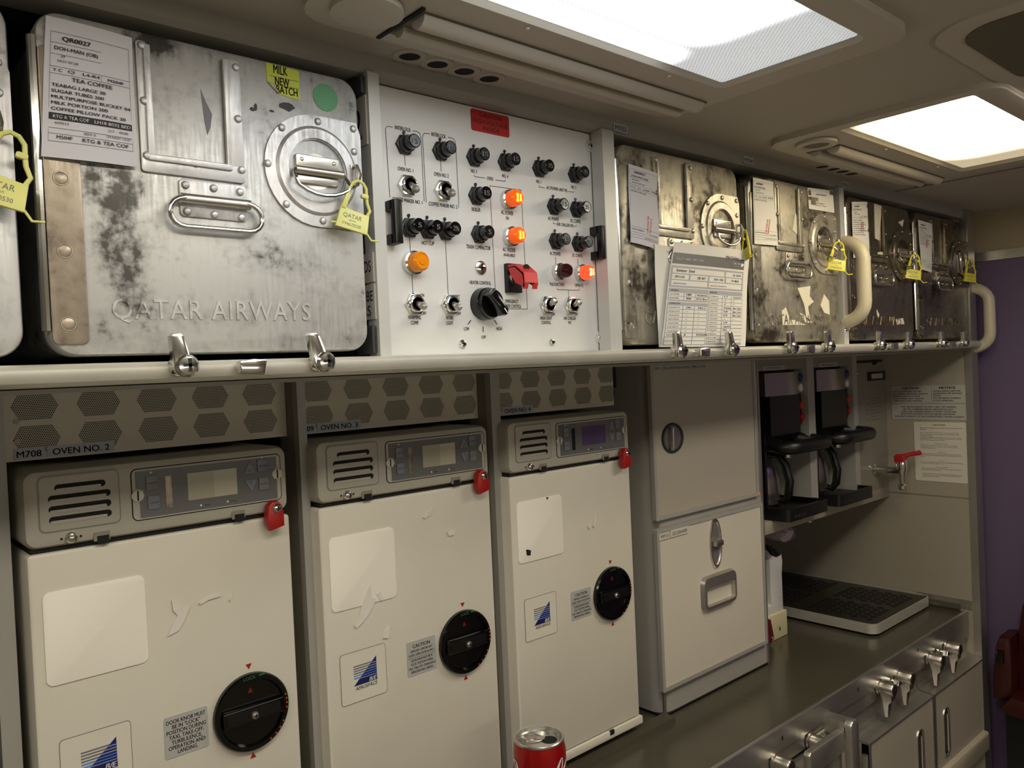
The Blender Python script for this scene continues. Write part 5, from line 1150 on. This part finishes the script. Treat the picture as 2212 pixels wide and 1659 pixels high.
dv = Vector((RX.x, RX.y, 0)).normalized(); dn = Vector((-dv.y, dv.x, 0)); O0 = Vector((ccx, ccy, ZK+hc-.0044)); dd = (dv*.9-dn*.15).normalized(); dp = Vector((-dd.y, dd.x, 0))
def flat(pts, z, h, m, nm, par):
    q = MB(m); P = [O0+dd*u+dp*v for u, v in pts]; q.rings([[(p.x, p.y, O0.z+z) for p in P], [(p.x, p.y, O0.z+z+h) for p in P]]); return q.build(nm, par)
flat([(.0135+.0105*math.cos(k*math.pi/12), .0105*math.sin(k*math.pi/12)) for k in range(24)], -.0003, .0004, 'hole', 'opening', lid)
q = MB('can_metal'); q.tube([tuple(O0+dd*(-.0065+.0125*math.cos(a)*(1.0))+dp*(.0075*math.sin(a))+Vector((0, 0, .0022+.0015*(-math.cos(a))))) for a in [2*math.pi*k/28 for k in range(28)]], .0014, 8, closed=True); P = [O0+dd*(.002+.006*math.cos(k*math.pi/8))+dp*(.006*math.sin(k*math.pi/8)) for k in range(16)]; q.rings([[(p.x, p.y, O0.z+.001) for p in P], [(p.x, p.y, O0.z+.0022) for p in P]]); q.build('pull_tab', lid)
# white script wrapped around the can: flowing strokes in (angle, height)
def wrap(pts, wd, q):
    r = rc+.0023; L = []
    for i in range(len(pts)):
        a = Vector(pts[max(i-1, 0)]); c = Vector(pts[min(i+1, len(pts)-1)]); d = (c-a).normalized(); n = Vector((-d.y, d.x)); w = wd[i] if isinstance(wd, list) else wd
        L.append((Vector(pts[i])+n*w/2, Vector(pts[i])-n*w/2))
    base = math.atan2(-dn.y, -dn.x)
    def P(s): a = base+(s.x-.010)/r; return (ccx+r*math.cos(a), ccy+r*math.sin(a), ZK+s.y)
    vs = [P(s) for l in L for s in l]; q.add(vs, [(2*i, 2*i+1, 2*i+3, 2*i+2) for i in range(len(L)-1)])
def curve(ctrl, n=10):
    o = []
    for i in range(len(ctrl)-1):
        p0 = Vector(ctrl[max(i-1, 0)]); p1 = Vector(ctrl[i]); p2 = Vector(ctrl[i+1]); p3 = Vector(ctrl[min(i+2, len(ctrl)-1)])
        for k in range(n):
            t = k/n; o.append(tuple(.5*((2*p1)+(-p0+p2)*t+(2*p0-5*p1+4*p2-p3)*t*t+(-p0+3*p1-3*p2+p3)*t**3)))
    o.append(ctrl[-1]); return o
q = MB('white_print'); b0 = hc-.064
def loop(cx, cz, rx, rz, w, a0=0, a1=360, sl=.35):
    pts = [(cx+rx*math.cos(math.radians(a))+sl*rz*math.sin(math.radians(a)), cz+rz*math.sin(math.radians(a))) for a in [a0+(a1-a0)*k/24 for k in range(25)]]; wrap(pts, [w*(.45+.55*abs(math.cos(math.radians(a0+(a1-a0)*k/24)))) for k in range(25)], q)
loop(-.040, b0+.014, .013, .026, .0045, 40, 320); wrap(curve([(-.036, b0+.038), (-.027, b0+.030), (-.031, b0+.022)]), .003, q)
loop(-.017, b0+.010, .0075, .010, .0042); loop(-.001, b0+.010, .007, .010, .0042, 50, 320); loop(.013, b0+.010, .0072, .010, .0042)
wrap(curve([(.020, b0+.020), (.018, b0+.006), (.022, b0+.001), (.028, b0+.004)]), .0045, q)
wrap(curve([(.014, b0-.004), (.022, b0+.010), (.034, b0+.034), (.040, b0+.042)]), [.007-.005*k/30 for k in range(31)], q)
loop(.0385, b0+.034, .004, .010, .0022); loop(.050, b0+.014, .012, .022, .0045, 40, 320)
loop(.066, b0+.010, .007, .010, .004); wrap(curve([(.076, b0+.002), (.084, b0+.030), (.080, b0+.036), (.078, b0+.024), (.080, b0+.001)]), .003, q); loop(.092, b0+.010, .0072, .010, .004)
q.build('script_lettering', CN)
# white jug on a cream stand, half hidden behind the cabinet
YJ = .262
def J(px, py, y=YJ): return A(px, py, y)
JG = thing('plastic_jug', 'white plastic jug with a black lid latch on a cream stand behind the cabinet', 'jug', (J(1672, 1360)[0], YJ+.03, ZK))
b = MB('white_plastic')
b.prism([J(*p) for p in ((1663, 1212), (1672, 1201), (1677, 1204), (1689, 1197), (1691, 1212), (1690, 1240), (1693, 1318), (1688, 1322), (1658, 1334), (1656, 1312), (1668, 1307), (1666, 1290), (1664, 1225))], YJ, YJ+.030, .003); b.build('handle', JG)
b = MB('milky')
arc = [J(1628+50*math.cos(math.radians(a))*.95, 1222-46*math.sin(math.radians(a))) for a in range(0, 91, 10)]+[J(1630+40*math.cos(math.radians(a))*.9, 1222-36*math.sin(math.radians(a))) for a in range(90, -1, -10)]
b.prism(arc, YJ+.004, YJ+.026, .002); b.build('spout_ring', JG)
b = MB('black_plastic').prism([J(*p) for p in ((1657, 1177), (1672, 1180), (1685, 1188), (1686, 1199), (1677, 1203), (1670, 1194))], YJ-.002, YJ+.032, .003); b.build('lid_latch', JG)
x0j = J(1640, 1300)[0]
MB('milky').lathe([(.034, .035), (.042, .06), (.044, .11), (.036, .15)], (J(1640, 1300)[0]-.01, YJ+.04, ZK), (0, 0, 1), 24).build('vessel', JG)
xk0, xk1 = J(1640, 1340)[0], J(1697, 1340)[0]; zk1 = J(1690, 1318)[1]
b = MB('cream_plastic').rbox(xk0, xk1, ZK+.0005, zk1, YJ-.004, YJ+.06, .002, .001); b.use('ink'); x, z = J(1681, 1357); b.prism(circ(x, z, .0022, 10, .005), YJ-.0046, YJ-.004); b.build('stand', JG)
xr_, zr_ = J(1663, 1355); b = MB('red_dark').prism([J(*p, YJ-.012) for p in ((1660, 1338), (1664, 1338), (1671, 1375), (1666, 1387), (1660, 1388))], YJ-.014, YJ-.004, .002); x, z = J(1668, 1378, YJ-.012); b.use('chrome').rivet(x, z, YJ-.014, .0035, .002); b.build('stand_catch', JG)
# rolled plastic bag wedged under the shelf
xr0, zr0 = A(1678, 1153, .27)
BG = thing('rolled_bag', 'pale lilac rolled plastic bag tucked under the beverage shelf', 'bag', (xr0, .30, zsh0-.06))
b = MB('cloth_bag'); pts = []; RR = []
for k in range(60):
    t = k/59; a = t*math.pi*4.2; r = .030*(1-.72*t); pts.append((a, r))
ys = [.235, .25, .30, .36, .40]
for j, y in enumerate(ys):
    s = (.86, 1, 1.03, 1, .8)[j]
    RR.append([(xr0-.008+1.35*r*s*math.cos(a)+.003*math.sin(3*a+y*40), y+.004*math.sin(2*a), zsh0-.027+.80*r*s*math.sin(a)+.0015*math.sin(5*a)) for a, r in pts])
b.rings(RR, False, False, closed=False); b.build('outer_roll', BG)
b = MB('cloth_bag'); RR = []
for y, s in ((.232, .5), (.24, .85), (.30, .9), (.38, .8)): RR.append([(xr0-.010+.030*s*math.cos(a)+.003*math.sin(3*a), y, zsh0-.028+.019*s*math.sin(a)+.002*math.sin(4*a)) for a in [2*math.pi*k/28 for k in range(28)]])
b.rings(RR); b.build('inner_fold', BG)
# ------------------------------------------------------------------ crew seat by the purple wall
XS = 2.07
def W(px, py): return AX(px, py, XS)
CS = thing('crew_seat', 'dark red upholstered crew seat with a black buckle by the purple wall', 'seat', (2.1, -.2, .02))
def side(q, pts, x0, x1, ch=.006):
    q.M = Matrix(((0, 1, 0, 0), (-1, 0, 0, 0), (0, 0, 1, 0), (0, 0, 0, 1))); q.prism([(-y, z) for y, z in pts], x0, x1, ch); q.M = None; return q
side(MB('seat_red'), [W(2212, 1276), W(2196, 1318), W(2187, 1378), W(2185, 1420), W(2188, 1500), W(2212, 1520), (-.42, W(2212, 1520)[1]), (-.42, W(2212, 1276)[1]+.22), (-.14, W(2212, 1276)[1]+.22)], XS+.03, XS+.075, .012).build('backrest', CS)
side(MB('seat_red'), [W(2158, 1375), W(2185, 1377), W(2190, 1440), W(2190, 1505), W(2172, 1513), W(2146, 1509), W(2144, 1470), W(2150, 1400)], XS-.01, XS+.07, .012).build('armrest', CS)
side(MB('seat_red'), [W(2190, 1500), W(2166, 1522), W(2185, 1538), W(2212, 1548), (-.40, W(2212, 1548)[1]), (-.40, W(2212, 1500)[1])], XS-.03, XS+.06, .010).build('cushion', CS)
y, z = W(2160, 1412); q = MB('black_gloss'); side(q, [(y+.004, z-.016), (y-.012, z-.016), (y-.012, z+.012), (y+.002, z+.012)], XS-.018, XS-.004, .003); q.build('buckle', CS)
y, z = W(2212, 1407); q = MB('seat_red'); side(q, [(y+.003, z-.012), (y-.03, z-.012), (y-.03, z+.012), (y+.003, z+.012)], XS+.015, XS+.04, .003); q.build('strap', CS)
q = MB('seat_dark').box(XS+.02, 2.148, -.42, W(2160, 1560)[0]-.006, .02, W(2190, 1535)[1]); q.build('seat_base', CS)
# ------------------------------------------------------------------ ceiling lights and vents
def diff_mat(name, col, base, core, x0, x1, y0, y1, soft, strip=None):
    """prismatic lamp cover: the tubes behind it glow hottest along a strip, pinhole prisms across it"""
    m = bpy.data.materials.new(name); m.use_nodes = True; nt = m.node_tree; N = nt.nodes; L = nt.links; b = N['Principled BSDF']
    b.inputs['Base Color'].default_value = (.8, .8, .8, 1); b.inputs['Roughness'].default_value = .3
    tc = N.new('ShaderNodeTexCoord'); sp = N.new('ShaderNodeSeparateXYZ'); L.new(tc.outputs['Object'], sp.inputs[0])
    def mth(op, a, c=None):
        n = N.new('ShaderNodeMath'); n.operation = op
        for i, v in enumerate((a, c)):
            if v is None: continue
            if isinstance(v, (int, float)): n.inputs[i].default_value = v
            else: L.new(v, n.inputs[i])
        return n.outputs[0]
    def excess(v, lo, hi): return mth('MAXIMUM', mth('MAXIMUM', mth('SUBTRACT', lo, v), mth('SUBTRACT', v, hi)), 0.)
    dx = excess(sp.outputs['X'], x0, x1); dy = excess(sp.outputs['Y'], y0, y1)
    d = mth('SQRT', mth('ADD', mth('MULTIPLY', dx, dx), mth('MULTIPLY', dy, dy)))
    if strip:
        ex = excess(sp.outputs['X'], strip[0], strip[1]); ey = excess(sp.outputs['Y'], strip[2], strip[3]); d = mth('MINIMUM', d, mth('ADD', mth('SQRT', mth('ADD', mth('MULTIPLY', ex, ex), mth('MULTIPLY', ey, ey))), .012))
    mr = N.new('ShaderNodeMapRange'); mr.interpolation_type = 'SMOOTHERSTEP'; mr.inputs['From Min'].default_value = 0; mr.inputs['From Max'].default_value = soft
    mr.inputs['To Min'].default_value = core; mr.inputs['To Max'].default_value = base; L.new(d, mr.inputs['Value'])
    sx = mth('SINE', mth('MULTIPLY', sp.outputs['X'], 2*math.pi/.0052)); sy = mth('SINE', mth('MULTIPLY', sp.outputs['Y'], 2*math.pi/.0052))
    dots = mth('ADD', mth('MULTIPLY', mth('MULTIPLY', sx, sy), .3), .85)
    L.new(mth('MULTIPLY', mr.outputs[0], dots), b.inputs['Emission Strength']); b.inputs['Emission Color'].default_value = (*col, 1)
    MATS[name] = m; return m
def light_unit(x0, x1, lab, m, gasper):
    y0, y1 = -.365, -.045
    R = thing('ceiling_light', lab, 'ceiling light', ((x0+x1)/2, -.2, ZC-.012), 'square lamp units along the galley ceiling')
    yd0, yd1 = -.328, -.165; xd0, xd1 = x0+.016, x1-.050
    b = MB('ceiling_unit'); F = Matrix(((1, 0, 0, 0), (0, 0, -1, 0), (0, 1, 0, 0), (0, 0, 0, 1)))   # plate drawn in x,y and hung from the ceiling
    o = rr((x0+x1)/2, (y0+y1)/2, x1-x0, y1-y0, .035, 6); i_ = rr((x0+x1)/2-.0, (y0+y1)/2, x1-x0-.022, y1-y0-.022, .028, 6); k = rr((xd0+xd1)/2, (yd0+yd1)/2, xd1-xd0+.012, yd1-yd0+.012, .012, 6); k2 = rr((xd0+xd1)/2, (yd0+yd1)/2, xd1-xd0, yd1-yd0, .008, 6)
    b.rings([[(p[0], p[1], ZC) for p in o], [(p[0], p[1], ZC-.008) for p in o], [(p[0], p[1], ZC-.011) for p in i_], [(p[0], p[1], ZC-.010) for p in k], [(p[0], p[1], ZC-.004) for p in k2]][::-1], False, False)
    b.build('frame', R)
    n, mm = 26, 10; q = MB(m)
    g = [(xd0+(xd1-xd0)*i/n, yd0+(yd1-yd0)*j/mm, ZC-.005) for j in range(mm+1) for i in range(n+1)]
    q.add(g, [(j*(n+1)+i, (j+1)*(n+1)+i, (j+1)*(n+1)+i+1, j*(n+1)+i+1) for j in range(mm) for i in range(n)]); q.build('diffuser', R)
    xs0, xs1 = x0+.09, x1-.025
    b = MB('grille').rbox(xs0-.006, xs1+.004, -.126, -.064, ZC-.0125, ZC-.0105, .006) if False else MB('ceiling_unit')
    for yc, r in ((-.112, .011), (-.082, .0085)):
        b.tube([(xs0, yc, ZC-.0105), (xs1, yc, ZC-.0105)], r, 14)
    b.build('louver', R)
    b = MB('grille'); b.box(xs0-.004, xs1+.004, -.124, -.070, ZC-.0118, ZC-.0095); b.build('louver_slot', R)
    b = MB('ceiling_unit')
    if gasper: 
        b.lathe([(.030, 0), (.030, .004), (.022, .006), (.019, .003)], (x0+.045, -.108, ZC-.011), (0, 0, -1), 24, cap=False); b.use('grille').lathe([(.019, .003), (.0003, .004)], (x0+.045, -.108, ZC-.011), (0, 0, -1), 20)
    else: b.lathe([(.032, 0), (.032, .005), (.022, .008)], (x0+.045, -.10, ZC-.011), (0, 0, -1), 24); b.use('hole').box(xs0-.008, xs0-.004, -.13, -.055, ZC-.0125, ZC-.010)
    b.build('air_outlet', R)
    b = MB('white_print')
    for u in (.35, .75): b.rbox(x0+(x1-x0)*u, x0+(x1-x0)*u+.005, ZC, ZC, 0, 0) if False else b.lathe([(.0022, 0), (.002, .001)], (x0+(x1-x0)*u, -.152, ZC-.0105), (0, 0, -1), 10)
    b.build('fastener', R)
    return R
K = 1.0
diff_mat('lamp_cool', (.88, .945, 1.0), .40, LCOOL, -.3, .075, -.2, -.045, .055, (-.3, .09, .028, .1))
diff_mat('lamp_warm', (1.0, .82, .50), .42, LWARM, -.19, .09, -.13, -.02, .07)
diff_mat('lamp_aisle', (1.0, .92, .79), LAISLE, LAISLE, -.3, .3, -.2, .2, .10)
diff_mat('lamp_left', (1.0, .92, .8), 1., LLEFT, -.19, .19, -.06, .02, .10)
light_unit(.335, .870, 'large cool white lamp unit in the ceiling above the switch panel', 'lamp_cool', False)
light_unit(1.105, 1.620, 'warm yellow lamp unit in the ceiling further along, at the right edge', 'lamp_warm', True)
light_unit(-.435, .100, 'ceiling lamp unit further left along the row, outside the view', 'lamp_left', False)
for x0 in (-.55, .10, 1.15):
    q = MB('lamp_aisle'); q.add([(x0, -.58, ZC-.004), (x0, -.42, ZC-.004), (x0+.5, -.42, ZC-.004), (x0+.5, -.58, ZC-.004)], [(0, 1, 2, 3)]); q.use('ceiling_unit')
    q.frame([(x0-.02, -1.36), (x0+.52, -1.36), (x0+.52, -1.12), (x0-.02, -1.12)], [(x0, -1.34), (x0+.5, -1.34), (x0+.5, -1.14), (x0, -1.14)], 0, 0) if False else None
    tag(q.build('ceiling_lamp'), 'lamp panel in the ceiling over the aisle, outside the view', 'ceiling light', 'aisle ceiling lamps')
# four round air holes beside each lamp unit
def holes(ps, tx):
    for i, (px, py) in enumerate(ps):
        x, y = AZ(px, py, ZC-.002)
        b = MB('ceiling').lathe([(.019, 0), (.018, .0012), (.0115, .0016), (.0108, -.0005)], (x, y, ZC), (0, 0, -1), 24, cap=False); b.use('hole').lathe([(.0112, .0005), (.0003, .0005)], (x, y, ZC), (0, 0, -1), 24, cap=False)
        tag(b.build('air_hole'), '%s air hole in the row %s' % (('leftmost', 'second from left', 'third from left', 'rightmost')[i], tx), 'vent', 'round air holes in the ceiling')
holes(((885, 125), (945, 142), (1003, 157), (1057, 173)), 'above the switch panel')
holes(((1775, 362), (1800, 367), (1820, 372), (1839, 377)), 'above the box with sticker scraps')
b = MB('grille'); xs_, ys_ = .905, -.385
q = rr(xs_+.12, -.51, .24, .25, .045, 8); b.rings([[(p[0], p[1], ZC) for p in q], [(p[0], p[1], ZC-.004) for p in q], [(xs_+.12+(p[0]-xs_-.12)*.9, -.51+(p[1]+.51)*.9, ZC-.005) for p in q]][::-1]); 
g = thing('speaker_grille', 'tan rounded speaker grille in the ceiling at the top right corner', 'grille', (xs_+.12, -.51, ZC-.005)); b.build('grille_plate', g)
b = MB('ceiling_unit'); q2 = rr(xs_+.12, -.51, .29, .30, .06, 8); b.rings([[(p[0], p[1], ZC) for p in q2], [(p[0], p[1], ZC-.002) for p in q2], [(p[0], p[1], ZC-.003) for p in q]][::-1], False, False); b.build('grille_rim', g)
b = MB('hole').box(.30, .838, -.3465, -.3445, ZC-.0006, ZC+.001) if False else MB('grille').box(1.6865, 1.6895, -1.0, .004, ZC-.0012, ZC+.001)
structure('trim_2', b)
x, y = AZ(1990, 400, ZC); tag(MB('grille').lathe([(.011, 0), (.010, .002), (.0003, .002)], (x, y, ZC), (0, 0, -1), 16).build('ceiling_plug'), 'small round plug in the ceiling beside the seam, right of the air holes', 'plug')
# violet mood light of the cabin, far down the aisle to the right
def area(name, loc, rot, sx, sy, col, e):
    l = bpy.data.lights.new(name, 'AREA'); l.shape = 'RECTANGLE'; l.size = sx; l.size_y = sy; l.color = col; l.energy = e
    o = bpy.data.objects.new(name, l); COL.objects.link(o); o.location = loc; o.rotation_euler = rot; return o
area('mood_light', (1.95, -.95, 1.86), (math.radians(40), 0, math.radians(-50)), .3, .06, (.45, .22, 1.0), MOOD)
# frontal fill lamp added behind the camera to brighten the oven and vent fronts
area('added_fill_light', (.55, -1.66, 1.50), (math.radians(90), 0, 0), 1.5, .12, (1.0, .93, .82), WORK)
w = bpy.data.worlds.new('world'); SC.world = w; w.use_nodes = True; w.node_tree.nodes['Background'].inputs[0].default_value = (.9, .85, .78, 1); w.node_tree.nodes['Background'].inputs[1].default_value = .03
vs = SC.view_settings; vs.view_transform = 'Standard'; vs.look = 'None'; vs.exposure = EXPO; vs.gamma = 1; vs.use_curve_mapping = False
SC.display_settings.display_device = 'sRGB'
